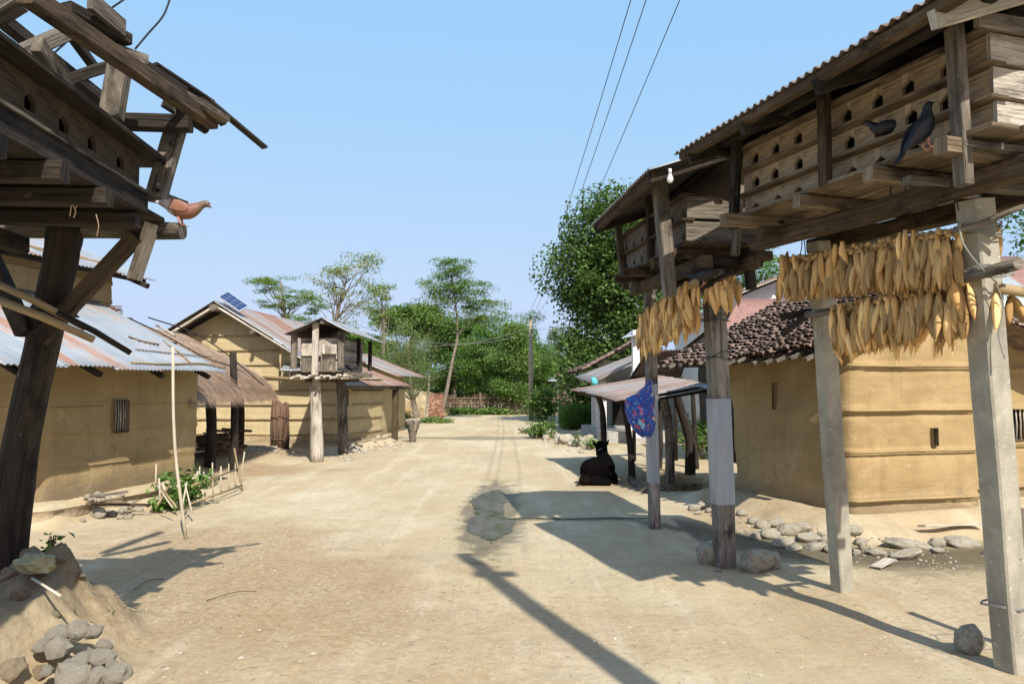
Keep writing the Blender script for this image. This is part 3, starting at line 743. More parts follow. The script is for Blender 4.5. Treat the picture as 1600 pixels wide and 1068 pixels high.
# firewood under the thatch
mb = MB(35)
for k in range(46):
    y = 15.1+mb.r.random()*1.9; x = -5.95+mb.r.uniform(-.25, .15); z = hg(x, y)+.05+(k/46)*.42
    a = mb.r.uniform(-.5, .5); L = mb.r.uniform(.35, .75); d = V(math.cos(a), math.sin(a), mb.r.uniform(-.12, .12))*L
    mb.tube([V(x, y, z)-d*.6, V(x, y, z)+d*.5+V(0, 0, mb.r.uniform(-.03, .03))], mb.r.uniform(.016, .042), 6, .15)
tag(mb.build('firewood_pile', 'stick'), 'pile of split firewood and sticks stacked under the thatched roof', 'firewood')

# ------------------------------------------------------------ LEFT middle: gabled pale house with solar panel
h2 = thing('gabled_house', 'pale yellow gabled mud house with rusty tin roof and solar panel', 'house', (-4.3, 19.8, 0))
def top2(p):
    x = p.x+0.0
    if p.y > 20.2: return 1.86
    z = 3.52-abs(x+7.35)*.56
    return max(1.86, z) if x < -5.25 else (max(2.34-(x+5.25)*.42, 1.86))
mb, _ = mudwall([(-10.2, 19.95), (-4.3, 19.8), (-3.62, 22.3), (-5.5, 22.7)], .1, top2, bands=(.42, .80, 1.16, 1.52, 1.84, 2.18, 2.55, 2.92), seed=41, amp=.02, bamp=.03, colst=.12, rowst=.06, batr=.017,
                wins=[(5.902+.22, 5.902+.34, 1.12, 1.55)])
wl2 = mb.build('wall', 'mud_pale', h2); mb.bat.build('wall_battens', 'batten2', h2); window(wl2, _[0], 0)
mb = MB(42); r2 = (.07, 1)
RP = lambda x, z, Y: V(x+.07*(Y-19.3), Y, z)
corr(mb, RP(-5.22, 2.42, 19.3), RP(-5.22, 2.42, 25.5), RP(-7.35, 3.72, 25.5), RP(-7.35, 3.72, 19.3), rag=.05)
mb.build('roof', 'tin_rusty', h2)
mb = corr(MB(43), RP(-9.5, 2.38, 25.5), RP(-9.5, 2.38, 19.3), RP(-7.35, 3.72, 19.3), RP(-7.35, 3.72, 25.5), rag=.05); mb.build('roof', 'tin_old', h2)
mb = corr(MB(44), (-4.06, 19.35, 1.66), (-3.02, 23.5, 1.64), (-4.95, 24, 2.36), (-5.28, 19.5, 2.36), rag=.04); mb.build('lean_to_roof', 'tin_rusty', h2)
mb = MB(45)
for a, b in (((-5.2, 2.34), (-7.35, 3.64)), ((-9.5, 2.30), (-7.35, 3.64))):
    mb.beam(RP(a[0], a[1]-.02, 19.36), RP(b[0], b[1]-.02, 19.36), .045, .13, up=(0, 1, .01))
mb.build('bargeboard', 'wood_pale', h2)
mb = MB(46); mb.tube([V(-7.35, 19.15, 3.56), V(-7.1, 24, 3.56)], .09, 10); 
for x, z in ((-5.4, 2.42), (-6.4, 3.03), (-8.3, 3.0), (-9.2, 2.4)): mb.tube([V(x, 19.22, z-.06), V(x, 21, z-.06)], .055, 8)
mb.build('purlins', 'wood_grey', h2)
mb = MB(47); mb.beam((-4.12, 19.5, 1.60), (-3.2, 23.3, 1.58), .08, .08); mb.beam((-3.2, 23.3, 1.58), (-4.6, 23.5, 1.9), .07, .07)
mb.build('eave_beam', 'wood_grey', h2)
MB(48).beam(gp(-3.38, 22.7, -.05), V(-3.36, 22.7, 1.62), .17, .17, jit=.012).build('verandah_post', 'wood_under', h2)
mb = corr(MB(49), (-5.7, 19.30, 2.02), (-4.9, 19.30, 1.98), (-4.9, 19.8, 2.16), (-5.7, 19.8, 2.2), sheet=.8, rag=.02); mb.build('window_canopy', 'tin', h2)
mb = MB(50); mb.tube([V(-5.75, 19.45, 2.42), V(-5.75, 19.45, 1.9)], .03, 6); mb.tube([V(-6.2, 19.5, 1.86), V(-5.0, 19.45, 1.80)], .035, 7); mb.build('canopy_pole', 'bamboo', h2)
mb, _ = mudwall([(-10.2, 19.75), (-4.15, 19.62), (-3.4, 22.4), (-3.6, 22.9)], -.05, .22, bands=(), seed=43, amp=.05, rnd=4); mb.build('plinth', 'plinth', h2)
sp = thing('solar_panel', 'small blue solar panel tilted on the ridge of the gabled house', 'solar panel', (-7.1, 19.6, 3.7))
c = at(365, 471, 19.5); ax = (at(384, 484, 19.4)-at(351, 461, 19.4)).normalized(); ay = V(.25, .80, .42); ay = (ay-ax*ay.dot(ax)).normalized(); nn = ax.cross(ay)
nn = nn if nn.z > 0 else -nn
hx, hy = .33, .20
MB(51).beam(c-ax*hx, c+ax*hx, hy*2, .025, up=nn).build('frame', 'alu', sp)
mb = MB(52)
for i in range(4):
    for j in range(3):
        a = c+ax*(-hx+.02+i*(2*hx-.04)/4)+ay*(-hy+.02+j*(2*hy-.04)/3)+nn*.0165; e1 = ax*((2*hx-.04)/4-.008); e2 = ay*((2*hy-.04)/3-.008)
        mb.quad(a, a+e1, a+e1+e2, a+e2)
mb.build('cell', 'mirror_cell', sp)
mb = MB(53); mb.tube([c+ax*.2-ay*.1, V(c.x+.25, c.y, 3.5)], .012, 5); mb.tube([c-ax*.2-ay*.1, V(c.x-.2, c.y-.03, 3.62)], .012, 5); mb.build('bracket', 'alu', sp)
h3 = thing('mud_house', 'small far mud house with a rusty tin roof behind the gabled house', 'house', (-4.4, 26, 0))
mb, _ = mudwall([(-7, 26.2), (-4.5, 26), (-4.05, 30), (-7, 30)], -.05, lambda p: 2.75-abs(p.x+5.9)*.38, bands=(.5, .9, 1.3, 1.7), seed=61, colst=.2, rowst=.1, amp=.02)
mb.build('wall', 'mud_pale', h3)
mb = corr(MB(62), (-3.75, 25.7, 1.98), (-3.3, 30.2, 1.98), (-5.5, 30.2, 2.85), (-5.9, 25.7, 2.85)); mb.build('roof', 'tin_rusty', h3)
mb = corr(MB(63), (-7.6, 30.2, 2.1), (-8.0, 25.7, 2.1), (-5.9, 25.7, 2.85), (-5.5, 30.2, 2.85)); mb.build('roof', 'tin_rusty', h3)

# ------------------------------------------------------------ RIGHT: main mud house with clay tiles
r1 = thing('mud_house', 'large ochre mud house with clay tile roof behind the concrete posts', 'house', (3.77, 8.8, 0))
f1 = math.hypot(3.04-3.77, 11.1-8.8)
def topr(p):
    b = (p.x-3.77)*.952+(p.y-8.8)*.305
    return 1.98+max(0, min(b, 3.6-b))*.45
mb, fr = mudwall([(3.77+3.2*1.0, 11.9), (3.04, 11.1), (3.77, 8.8), (5.60, 9.38), (5.45, 9.85), (8.0, 10.6)], .1, topr, bands=(.33, .875, 1.34, 1.84), brange=(6.36, 99), seed=71, amp=.06, bamp=.040, rnd=4, rowst=.035, batr=.015,
                 wins=[(6.423+1.155, 6.423+1.23, .92, 1.13), (4.01+1.06, 4.01+1.105, 1.32, 1.66), (8.836+1.02, 8.836+1.35, .92, 1.32)])
w1 = mb.build('wall', 'mud', r1); mb.bat.build('wall_battens', 'mud', r1)
window(w1, fr[0], 0); window(w1, fr[1], 0); window(w1, fr[2], 5)
ur = Vector((-.32, 1, 0)).normalized(); nr_ = Vector((ur.y, -ur.x, 0))
def rr(s, a, z): return Vector((3.24, 8.2, 0))+ur*a+nr_*s+Vector((0, 0, z))     # eave near point
mb = tiles(MB(72), rr(0, -.02, 1.98), rr(0, 3.55, 1.90), rr(2.0, 3.45, 2.85), rr(2.0, .35, 2.88), w_=.10, ex=.12)
mb.build('roof', 'tile', r1)
mb = tiles(MB(73), rr(4.1, 3.6, 1.98), rr(4.1, .3, 1.98), rr(2.0, .35, 2.88), rr(2.0, 3.45, 2.85), w_=.10, ex=.12); mb.build('roof', 'tile', r1)
mb = MB(74)
for i in range(15): mb.beam(rr(-.06-mb.r.random()*.08, .1+i*.245, 1.89+mb.r.uniform(-.02,.02)), rr(1.95, .1+i*.245, 2.77), .05, .04, jit=.01)
mb.build('rafters', 'wood_grey', r1)
mb = MB(75); mb.beam(rr(.55, -.1, 2.02), rr(.55, 3.7, 2.05), .09, .09, jit=.01); mb.beam(rr(2, .0, 2.78), rr(2, 3.7, 2.75), .09, .09); mb.build('purlins', 'wood_under', r1)
# pale and red tin-roofed house behind, and small white gable above it
r2_ = thing('tin_roofed_house', 'house with red and pale striped tin roof behind the clay tile roof', 'house', (6.5, 16.5, 0))
mb, _ = mudwall([(5, 21), (4.75, 16.4), (10.5, 16.2), (10.5, 20)], -.05, 2.6, bands=(), seed=81, colst=.3, rowst=.2); mb.build('wall', 'wood_dark', r2_)
mb = corr(MB(82), (4.1, 15.9, 2.40), (11, 15.9, 2.40), (11, 17.8, 3.62), (5.2, 17.8, 3.62), sheet=1.0, rag=.03, sub=3); mb.build('roof', 'tin_red', r2_)
mb = corr(MB(83), (11, 19.8, 2.5), (4.25, 19.8, 2.5), (5.35, 17.8, 3.62), (11, 17.8, 3.62), sheet=1.0, sub=3); mb.build('roof', 'tin_red', r2_)
mb = MB(84); mb.quad((4.3, 16, 2.45), (4.3, 19.8, 2.45), (5.35, 17.8, 3.58), (5.35, 17.8, 3.58)); mb.build('gable_end', 'wood_dark', r2_)
r5 = thing('gabled_house', 'white gabled house top with grey tin roof showing above the red tin roof', 'house', (6.9, 20.5, 0))
mb, _ = mudwall([(5.2, 25), (5.4, 20.6), (8.6, 20.6), (8.6, 25)], -.05, lambda p: 4.40-abs(p.x-7.0)*.42, seed=85, colst=.3, rowst=.15, amp=.01); mb.build('wall', 'white', r5)
mb = corr(MB(86), (4.9, 25, 3.68), (4.9, 20.2, 3.68), (7.0, 20.2, 4.52), (7.0, 25, 4.52), sub=3); mb.build('roof', 'tin', r5)
mb = corr(MB(87), (9.1, 20.2, 3.68), (9.1, 25, 3.68), (7.0, 25, 4.52), (7.0, 20.2, 4.52), sub=3); mb.build('roof', 'tin', r5)
MB(88).beam((4.95, 20.2, 3.64), (7, 20.2, 4.47), .04, .12, up=(0, 1, 0)).build('bargeboard', 'wood_pale', r5)
r4 = thing('tin_roofed_house', 'house with rusty red tin roof at the right edge behind the post', 'house', (8.0, 12.6, 0))
mb, _ = mudwall([(7.2, 16), (7.3, 12.6), (12, 12.6), (12, 16)], -.05, 2.9, seed=91, colst=.3, rowst=.2); mb.build('wall', 'mud', r4)
mb = corr(MB(92), (6.9, 12.1, 2.85), (12, 12.1, 2.85), (12, 14, 3.95), (6.9, 14, 3.95), sub=3); mb.build('roof', 'tin_red', r4)
# low cowshed roof on rough posts
cs = thing('cow_shed', 'low open shed with rust-stained tin roof on crooked dark posts beside the cow', 'shed', (2.2, 14, 0))
mb = corr(MB(101), (1.70, 12.55, 1.41), (1.28, 16.6, 1.56), (3.15, 17, 1.86), (3.02, 12.25, 1.66), rag=.12, amp=.010)
mb.build('roof', 'tin_shed', cs)
mb = corr(MB(102), (2.30, 12.45, 1.44), (2.2, 13.5, 1.48), (3.2, 13.5, 1.68), (3.12, 12.25, 1.60), rag=.03); mb.build('roof', 'tin', cs)
mb = MB(103)
for a, b in (((1.78, 12.8, 1.38), (1.42, 16.5, 1.5)), ((2.35, 12.6, 1.44), (2.2, 16.6, 1.62)), ((1.85, 12.75, 1.34), (3.1, 12.5, 1.56)), ((1.5, 15.6, 1.44), (3.1, 15.9, 1.72)), ((1.68,14.2,1.40),(3.1,14.2,1.64))): mb.tube([a, b], .038, 7, .05)
mb.build('roof_poles', 'wood_dark', cs)
for i, (pts, r_) in enumerate((([(945, 740, 14.5), (944, 690, 14.5), (941, 640, 14.5), (934, 616, 14.5)], .058), ([(988, 752, 13.4), (985, 700, 13.4), (978, 650, 13.4), (969, 622, 13.3)], .055),
                 ([(1045, 765, 12.6), (1047, 700, 12.6), (1043, 650, 12.6), (1038, 622, 12.6)], .075), ([(1078, 735, 14.5), (1078, 690, 14.5), (1064, 640, 14.4), (1056, 612, 14.3)], .085),
                 ([(1088, 736, 15.6), (1086, 690, 15.6), (1084, 640, 15.6), (1082, 608, 15.6)], .05), ([(1030, 730, 15.5), (1032, 690, 15.5), (1030, 650, 15.5), (1028, 612, 15.5)], .05))):
    P = [at(*p) for p in pts]; P[0].z = hg(P[0].x, P[0].y)-.03
    MB(110+i).curve(P, [r_*1.15, r_, r_*.95, r_*.85], 9, jit=.09).build('post', 'wood_grey' if i == 2 else 'wood_dark', cs)
mb = MB(120)
a = at(985, 748, 13.2); b = at(1012, 772, 12.0); mb.tube([a, (a+b)/2, b], [.06, .075, .085], 10, .05)
tag(mb.build('log', 'wood_grey'), 'rounded log lying by the shed posts to the right of the cow', 'log')
tag(MB(121).beam(at(1026, 763, 12.2), at(1096, 761, 12.4), .035, .13, jit=.008).build('manger_board', 'wood_grey'), 'long low board set on edge across the shed front', 'board')
p = at(1043, 765, 12.1); tag(MB(122).beam(V(p.x, p.y, hg(p.x, p.y)), V(p.x, p.y, .33), .03, .02).build('short_stake', 'wood_grey'), 'thin upright stake holding the board across the shed front', 'stake')
vs = []; fs = []; r = random.Random(5)
for k in range(2600):
    x = 2.75+r.gauss(0, .33); y = 13.6+r.gauss(0, .7); z = hg(x, y)+abs(r.gauss(0, .05))*math.exp(-((x-2.75)/.4)**2)+.01
    a = r.uniform(0, 6.28); L = r.uniform(.08, .25); d = V(math.cos(a), math.sin(a), r.uniform(-.1, .25))*L; w_ = V(-math.sin(a), math.cos(a), 0)*.004
    b = len(vs); p = V(x, y, z); vs += [p-w_, p+w_, p+d]; fs.append((b, b+1, b+2))
tag(fast('straw_litter', vs, fs, 'straw_gold'), 'golden straw bedding on the shed floor', 'straw', kind='stuff')
# awning of corrugated tin seen from beneath, behind the shed
aw = thing('tin_awning', 'dark tilted corrugated awning seen from below above the cow shed', 'awning', (3.0, 17.5, 0))
mb = corr(MB(130), at(984, 592, 17.2), at(1062, 588, 17.6), at(1075, 545, 16.6), at(1012, 548, 16.4), sheet=.9, pitch=.09, amp=.014); mb.build('roof', 'tin_old', aw)
mb = MB(131); mb.tube([at(984, 593, 17.2), at(1012, 550, 16.4)], .03, 6); mb.tube([at(986, 591, 17.15), at(1066, 590, 17.5)], .03, 6)
for px in (990, 1055): p = at(px, 592, 17.3); mb.tube([gp(p.x, p.y), p], .04, 7)
mb.build('frame', 'wood_dark', aw)
wp = thing('whitewashed_pillar', 'white pillar with a small tin cap rising behind the cow shed', 'pillar', (4.0, 25, 0))
p = at(995, 600, 22); MB(132).box((p.x, 22, 1.7), (.24, .24, 3.0)).build('shaft', 'white', wp)
mb = corr(MB(133), at(972, 528, 21.6), at(1004, 522, 21.6), at(1030, 515, 22.6), at(990, 515, 22.6), sheet=.6); mb.build('cap', 'tin', wp)
# far right house with pillared porch
r3 = thing('porch_house', 'far house with white porch pillars, clay tile roof and rusty tin porch roof', 'house', (3.4, 25, 0))
mb, _ = mudwall([(3.3, 30), (3.1, 26.8), (6.5, 26.8), (6.5, 30)], 0, 2.5, seed=141, colst=.3, rowst=.2, amp=.01); mb.build('wall', 'cement', r3)
mb = tiles(MB(142), (2.35, 26.2, 2.15), (2.2, 31, 2.15), (4.5, 31, 3.15), (4.1, 26.6, 3.15), w_=.16, ex=.2); mb.build('roof', 'tile', r3)
mb = corr(MB(143), (2.35, 22.9, 1.72), (2.15, 26.4, 1.95), (4.3, 26.4, 2.75), (4.0, 22.7, 2.55), sheet=.9, sub=3, rag=.04); mb.build('porch_roof', 'tin_rusty', r3)
MB(144).box((4.0, 25.2, .14), (3.0, 4.6, .36), .05).build('porch_floor', 'cement', r3)
for x, y in ((2.72, 23.4), (2.70, 24.5), (2.68, 25.6), (3.5, 23.2), (4.3, 23.2)):
    MB(145).box((x, y, 1.03), (.17, .17, 1.5)).build('pillar', 'white', r3)
MB(146).box((3.6, 24.4, .9), (.08, .06, 1.2)).build('door_frame', 'wood_pale', r3)
mb = MB(147)
mb.box((3.75, 26.6, 1.05), (.7, .1, 1.5)); mb.build('door', 'dark', r3)
MB(148).curve([at(927, 590, 22.8), at(930, 598, 22.7), at(928, 602, 22.75)], [.09, .11, .05], 8, jit=.2, flat=.5).build('cloth_scrap', 'cyan')
tag(bpy.data.objects['cloth_scrap'], 'turquoise cloth draped on the porch roof edge', 'cloth')
# ------------------------------------------------------------ pigeon lofts
def nestbox(mb, P, L, z0, z1, W, holes, hw=.036, sill=.03, hh=.078, s0=0.0, pointed=False):
    if not pointed: hw = max(hw, .044)
    def q(*pts): 
        mb.quad(*[P(*p) for p in pts])
    edges = sorted(holes); cur = s0
    for h in edges:
        q((cur, 0, z0), (h-hw, 0, z0), (h-hw, 0, z1), (cur, 0, z1)); cur = h+hw
        a, b = z0+sill, z0+sill+hh; m_ = a+hh*(.45 if pointed else .62)
        q((h-hw, 0, z0), (h+hw, 0, z0), (h+hw, 0, a), (h-hw, 0, a))
        q((h-hw, 0, m_), (h, 0, b), (h, 0, z1), (h-hw, 0, z1)); q((h, 0, b), (h+hw, 0, m_), (h+hw, 0, z1), (h, 0, z1))
        ring = [(h-hw, a), (h+hw, a), (h+hw, m_), (h, b), (h-hw, m_)]
        for i in range(5):
            (sa, za), (sb, zb) = ring[i], ring[(i+1) % 5]
            q((sa, 0, za), (sb, 0, zb), (sb, -.022, zb), (sa, -.022, za))
    q((cur, 0, z0), (L, 0, z0), (L, 0, z1), (cur, 0, z1))
    q((s0, 0, z1), (L, 0, z1), (L, -W, z1), (s0, -W, z1)); q((s0, 0, z0), (s0, -W, z0), (L, -W, z0), (L, 0, z0))
    q((L, 0, z0), (L, -W, z0), (L, -W, z1), (L, 0, z1)); q((s0, -W, z0), (s0, -W, z1), (L, -W, z1), (L, -W, z0))
    q((s0, 0, z0), (s0, 0, z1), (s0, -W, z1), (s0, -W, z0))
    return mb
def loftbox(root, N, a, side, L, W, z0, tiers, holes, mat_face, mat_frame, endmat, seed, joists, over=.13, pointed=False, plat=.028, jh=.09, jout=.20, ledge=.05, endcap=True, low=False):
    a = Vector(a).normalized(); n = Vector((-a.y, a.x, 0))*side; N = Vector(N)
    def P(s_, d, z): return Vector((N.x, N.y, 0))+a*s_+n*d+Vector((0, 0, z))
    r = random.Random(seed)
    z = z0
    for ti, th in enumerate(tiers):
        jit = r.uniform(-.012, .012); off = r.uniform(-.01, .03)
        Pk = lambda s_, d, zz, j=jit: P(s_, d+j, zz)
        nestbox(MB(seed+ti), Pk, L, z+.004, z+th-.020, W, [h+r.uniform(-.015, .015) for h in holes if .04 < h < L-.04], s0=off, pointed=pointed, hh=min(.085, th*.5), hw=.036, sill=(.004 if low and ti == 0 else .034)).build('nest_box', mat_face, root)
        if endcap:
            MB(seed+ti+40).beam(P(off-.014, .012+jit, z+th/2-.008), P(off-.014, -W-.01, z+th/2-.008), .022, th-.028, seg=10, jit=.004).build('end_board', endmat, root)
        mb = MB(seed+ti+20)
        mb.beam(P(off-.05, ledge/2-.02, z+th-.009), P(L+.03, ledge/2-.02, z+th-.009), .017, ledge+.07, up=(n.x, n.y, .02), seg=18, jit=.004)
        mb.build('ledge', mat_frame, root)
        z += th
    mb = MB(seed+60)                                            # platform boards
    k = 6; wd = (W+over*2)/k
    for i in range(k):
        d = over-wd*(i+.5)
        mb.beam(P(-.10-r.uniform(0, .06), d, z0-plat/2-.002), P(L+.05+r.uniform(0, .08), d, z0-plat/2-.002), plat, wd-.012, up=(n.x, n.y, .001), seg=14, jit=.005)
    mb.build('platform', mat_frame, root)
    for i, s_ in enumerate(joists):
        MB(seed+70+i).beam(P(s_, over+jout*r.uniform(.15, 1), z0-plat-jh/2-.006), P(s_+r.uniform(-.04, .04), -W-over-jout*.5, z0-plat-jh/2-.006), .085, jh, jit=.008).build('joist', mat_frame, root)
    zb = z0-plat-jh-.065
    for i, d in enumerate((-W*.18, -W*.80)):
        MB(seed+80+i).beam(P(-.12, d, zb), P(L+.1, d-.02, zb+.01), .11, .115, seg=14, jit=.010, bow=.01).build('main_beam', 'wood_under', root)
    return P, n, zb
# --- big near-right loft
lb = thing('pigeon_loft', 'large near pigeon loft with three tiers of nest holes on concrete posts', 'pigeon loft', (2.7, 5.3, 0))
LH = [2.03-.25*i for i in range(9)]
ab = Vector((-.32, 1, 0)).normalized()
P, n, zb = loftbox(lb, (2.456, 3.93, 0), ab, 1, 2.17, .86, 2.905, [.172, .180, .182], LH, 'wood_warm', 'wood_warm2', 'wood_pale', 200, [.08, .62, 1.30, 1.95], over=.15, low=True)
for nm_, base, top, w_ in (('A', (2.885, 4.60), (2.63, 4.40, 2.66), .148), ('B', (2.60, 6.26), (2.36, 5.98, 2.72), .128)):
    MB(ord(nm_)).beam(gp(base[0], base[1], -.08), Vector(top), w_, w_, up=n, jit=.004, ch=.07).build('concrete_post', 'concrete', lb)
def eb(Y, d=0.0): # eave line, d inward
    p = Vector((1.38-.285*(Y-5.7), Y, 3.43)); q = -n; p += Vector((q.x*d, q.y*d, .40*d)); return p
mb = corr(MB(210), eb(3.32), eb(6.04), eb(6.04, .98), eb(3.32, .98), rag=.015, lift=.006, sub=6); mb.build('roof', 'tin', lb)
K_R = lambda Y, d: Vector((*(eb(Y, 1.96-d)-Vector((0, 0, 0)))[:2], eb(Y, d).z))
mb = corr(MB(211), K_R(6.04, 0), K_R(3.32, 0), K_R(3.32, .98), K_R(6.04, .98), rag=.015, lift=.006); mb.build('roof', 'tin', lb)
dz = Vector((0, 0, 1))
MB(212).beam(eb(3.36, .06)-dz*.05, eb(6.03, .06)-dz*.05, .07, .06, seg=12, jit=.006).build('eave_beam', 'wood_under', lb)
MB(213).beam(eb(3.36, .34)-dz*.065, eb(6.0, .34)-dz*.065, .08, .085, seg=12, jit=.006).build('eave_beam', 'wood_dark', lb)
MB(214).beam(eb(3.36, .98)-dz*.08, eb(6.0, .98)-dz*.08, .09, .1).build('ridge_beam', 'wood_dark', lb)
for i, Y in enumerate((3.62, 4.45, 5.2, 5.9)):
    MB(215+i).beam(eb(Y, .03)-dz*.10, eb(Y, .98)-dz*.13, .045, .09, jit=.004).build('rafter', 'wood_pale' if i == 0 else 'wood_dark', lb)
for i, (s_, w_, zt, zl, lean) in enumerate(((.07, .085, 3.56, 2.63, .03), (1.10, .072, 3.55, 2.88, .0), (2.12, .07, 3.56, 2.80, -.07))):
    MB(220+i).beam(P(s_, .13, zl), P(s_+lean, .13, zt), w_, .06, up=a_ if False else n, jit=.008, seg=7).build('roof_post', ('wood_grey', 'wood_under', 'wood_dark')[i], lb)
for i, s_ in enumerate((.0, 1.1, 2.12)):
    MB(225+i).beam(P(s_, -.99, 2.75), P(s_, -.97, 3.55), .075, .06, up=n, jit=.006).build('roof_post', 'wood_dark', lb)
MB(230).beam(P(-.06, .16, 3.44), P(-.06, -1.02, 3.46), .03, .085, jit=.003).build('tie_board', 'wood_grey', lb)
MB(231).beam(P(2.2, .22, 3.40), P(2.2, -1.0, 3.40), .05, .05).build('tie_board', 'wood_dark', lb)
MB(232).beam(at(1186, 366, 5.75), at(1386, 357, 6.15), .07, .085, jit=.006).build('cross_beam', 'wood_under', lb)
MB(233).beam(at(1415, 282, 4.3), at(1640, 300, 4.45), .08, .05, jit=.005).build('cross_beam', 'wood_grey', lb)
MB(234).beam(at(1500, 226, 3.95), at(1640, 240, 4.0), .08, .035, jit=.004).build('platform_edge', 'wood_grey', lb)
# --- small loft behind
ls = thing('pigeon_loft', 'small pigeon loft with two tiers of nest boxes on posts wrapped in tin sheet', 'pigeon loft', (1.77, 8.1, 0))
as_ = Vector((-.147, 1, 0)).normalized()
P2, n2, zb2 = loftbox(ls, (1.58, 7.0, 0), as_, 1, 2.0, .72, 2.90, [.215, .225], [.1, .40, .74, 1.04, 1.32, 1.60, 1.88], 'wood_grey', 'wood_under', 'wood_grey', 300, [.12, .7, 1.3, 1.85], over=.07, pointed=True, jout=.16)
pc = MB(310); C0, C1 = gp(1.905, 7.10, -.05), V(1.83, 7.08, 2.66); pc.beam(C0, C1, .168, .16, up=n2, seg=16, jit=.007).build('wooden_post', 'wood_post', ls)
D0, D1 = gp(1.615, 9.0, -.05), V(1.55, 8.8, 2.70); MB(311).beam(D0, D1, .118, .115, up=n2, seg=16, jit=.007).build('wooden_post', 'wood_post', ls)
def along(A, B, z): t = (z-A.z)/(B.z-A.z); return A+(B-A)*t
for A, B, za, zb_, w_, up_ in ((C0, C1, .565, 1.50, .186, n2), (D0, D1, .53, 1.64, .132, n2)):
    MB(312).beam(along(A, B, za), along(A, B, zb_), w_, w_-.01, up=up_, seg=9, jit=.0025, ch=.12).build('tin_sleeve', 'sleeve', ls)
E2n, E2f = V(1.16, 6.55, 3.44), V(.90, 8.75, 3.42)
q2 = -n2
def e2(t, d): p = E2n*(1-t)+E2f*t; return p+Vector((q2.x*d, q2.y*d, .34*d))
mb = corr(MB(320), e2(0, 0), e2(1, 0), e2(1, .82), e2(0, .82), rag=.02, lift=.008, amp=.010); mb.build('roof', 'tin', ls)
f2 = lambda t, d: Vector((*(e2(t, 1.64-d))[:2], e2(t, d).z))
mb = corr(MB(321), f2(1, 0), f2(0, 0), f2(0, .82), f2(1, .82), rag=.02, lift=.008); mb.build('roof', 'tin', ls)
MB(322).beam(e2(.02, .07)-dz*.05, e2(.99, .07)-dz*.05, .06, .08, seg=10, jit=.006).build('eave_beam', 'wood_under', ls)
MB(323).beam(e2(.0, .82)-dz*.07, e2(1, .82)-dz*.07, .08, .08).build('ridge_beam', 'wood_dark', ls)
MB(327).beam(e2(.03, .02)-dz*.07, e2(.03, .8)-dz*.07, .045, .08, jit=.004).build('rafter', 'wood_dark', ls)
MB(328).beam(e2(.97, .02)-dz*.07, e2(.97, .8)-dz*.07, .045, .08, jit=.004).build('rafter', 'wood_dark', ls)
MB(324).beam(at(1048, 462, 6.95), at(1031, 285, 7.1), .125, .10, up=n2, taper=1.2, seg=10, jit=.012).build('roof_post', 'wood_grey', ls)
MB(325).beam(at(978, 452, 8.9), at(963, 342, 8.9), .085, .07, up=n2, seg=6, jit=.008).build('roof_post', 'wood_under', ls)
MB(326).beam(at(1017, 408, 7.9), at(1014, 308, 7.9), .065, .06, up=n2, seg=6, jit=.006).build('roof_post', 'wood_dark', ls)
MB(329).beam(at(1174, 452, 7.1), at(1160, 300, 7.15), .10, .07, up=n2, seg=6, jit=.01).build('roof_post', 'wood_dark', ls)
MB(330).beam(at(1148, 398, 6.85), at(1160, 265, 6.95), .07, .06, up=n2, seg=6, jit=.01).build('roof_post', 'wood_grey', ls)
MB(331).beam(at(985, 444, 8.7), at(1075, 452, 8.9), .05, .06, jit=.004).build('cross_beam', 'wood_grey', ls)
MB(332).beam(at(1105, 408, 7.0), at(1190, 412, 7.2), .05, .05, jit=.004).build('cross_beam', 'wood_dark', ls)
mb = MB(333)
for k in range(9): mb.beam(P2(.1+k*.22, .02, 2.80), P2(.12+k*.22+mb.r.uniform(-.1, .1), -.7, 2.80), .03, .03, jit=.01)
mb.build('floor_sticks', 'wood_dark', ls)
# wire windings on the post
for z_, k_ in ((2.20, .0), (2.24, .03), (1.86, -.02), (1.90, .05), (2.44, 0)):
    c = along(C0, C1, z_); ring = []
    for i in range(9):
        a = 2*math.pi*i/8+.785; ring.append(c+Vector((math.cos(a)*.135, math.sin(a)*.130, k_*math.cos(a)+.01*math.sin(3*a))))
    MB(334).tube(ring, .0045, 5).build('wire_binding', 'wire', ls)
# --- far-left middle loft
lm = thing('pigeon_loft', 'weathered pigeon loft on two wooden posts in front of the gabled house', 'pigeon loft', (-4.1, 17.9, 0))
am = Vector((.055, 1, 0)).normalized()
P3, n3, zb3 = loftbox(lm, (-3.72, 16.7, 0), am, -1, 2.2, .78, 1.96, [.235, .235, .235], [.16+.235*i for i in range(9)], 'wood_pale', 'wood_grey', 'wood_pale', 400, [.05, .5, .95, 1.4, 1.9], over=.12, pointed=True, jout=.3)
MB(410).curve([gp(-4.19, 16.95, -.05), V(-4.21, 16.95, .9), V(-4.25, 16.9, 1.9)], [.145, .125, .115], 10, jit=.07).build('wooden_post', 'wood_pale', lm)
MB(411).curve([gp(-4.03, 18.85, -.05), V(-4.06, 18.85, .9), V(-4.12, 18.8, 1.9)], [.13, .12, .11], 10, jit=.07).build('wooden_post', 'wood_grey', lm)
mb = corr(MB(412), (-3.36, 16.35, 2.74), (-3.22, 19.55, 2.70), (-3.86, 19.55, 3.05), (-3.98, 16.35, 3.05), rag=.08); mb.build('roof', 'tin', lm)
mb = corr(MB(413), (-4.6, 19.55, 2.70), (-4.72, 16.35, 2.72), (-3.98, 16.35, 3.05), (-3.86, 19.55, 3.05), rag=.05); mb.build('roof', 'tin_old', lm)
mb = MB(414); mb.beam((-3.98, 16.38, 2.98), (-3.86, 19.5, 2.98), .09, .09); mb.build('ridge_beam', 'wood_grey', lm)
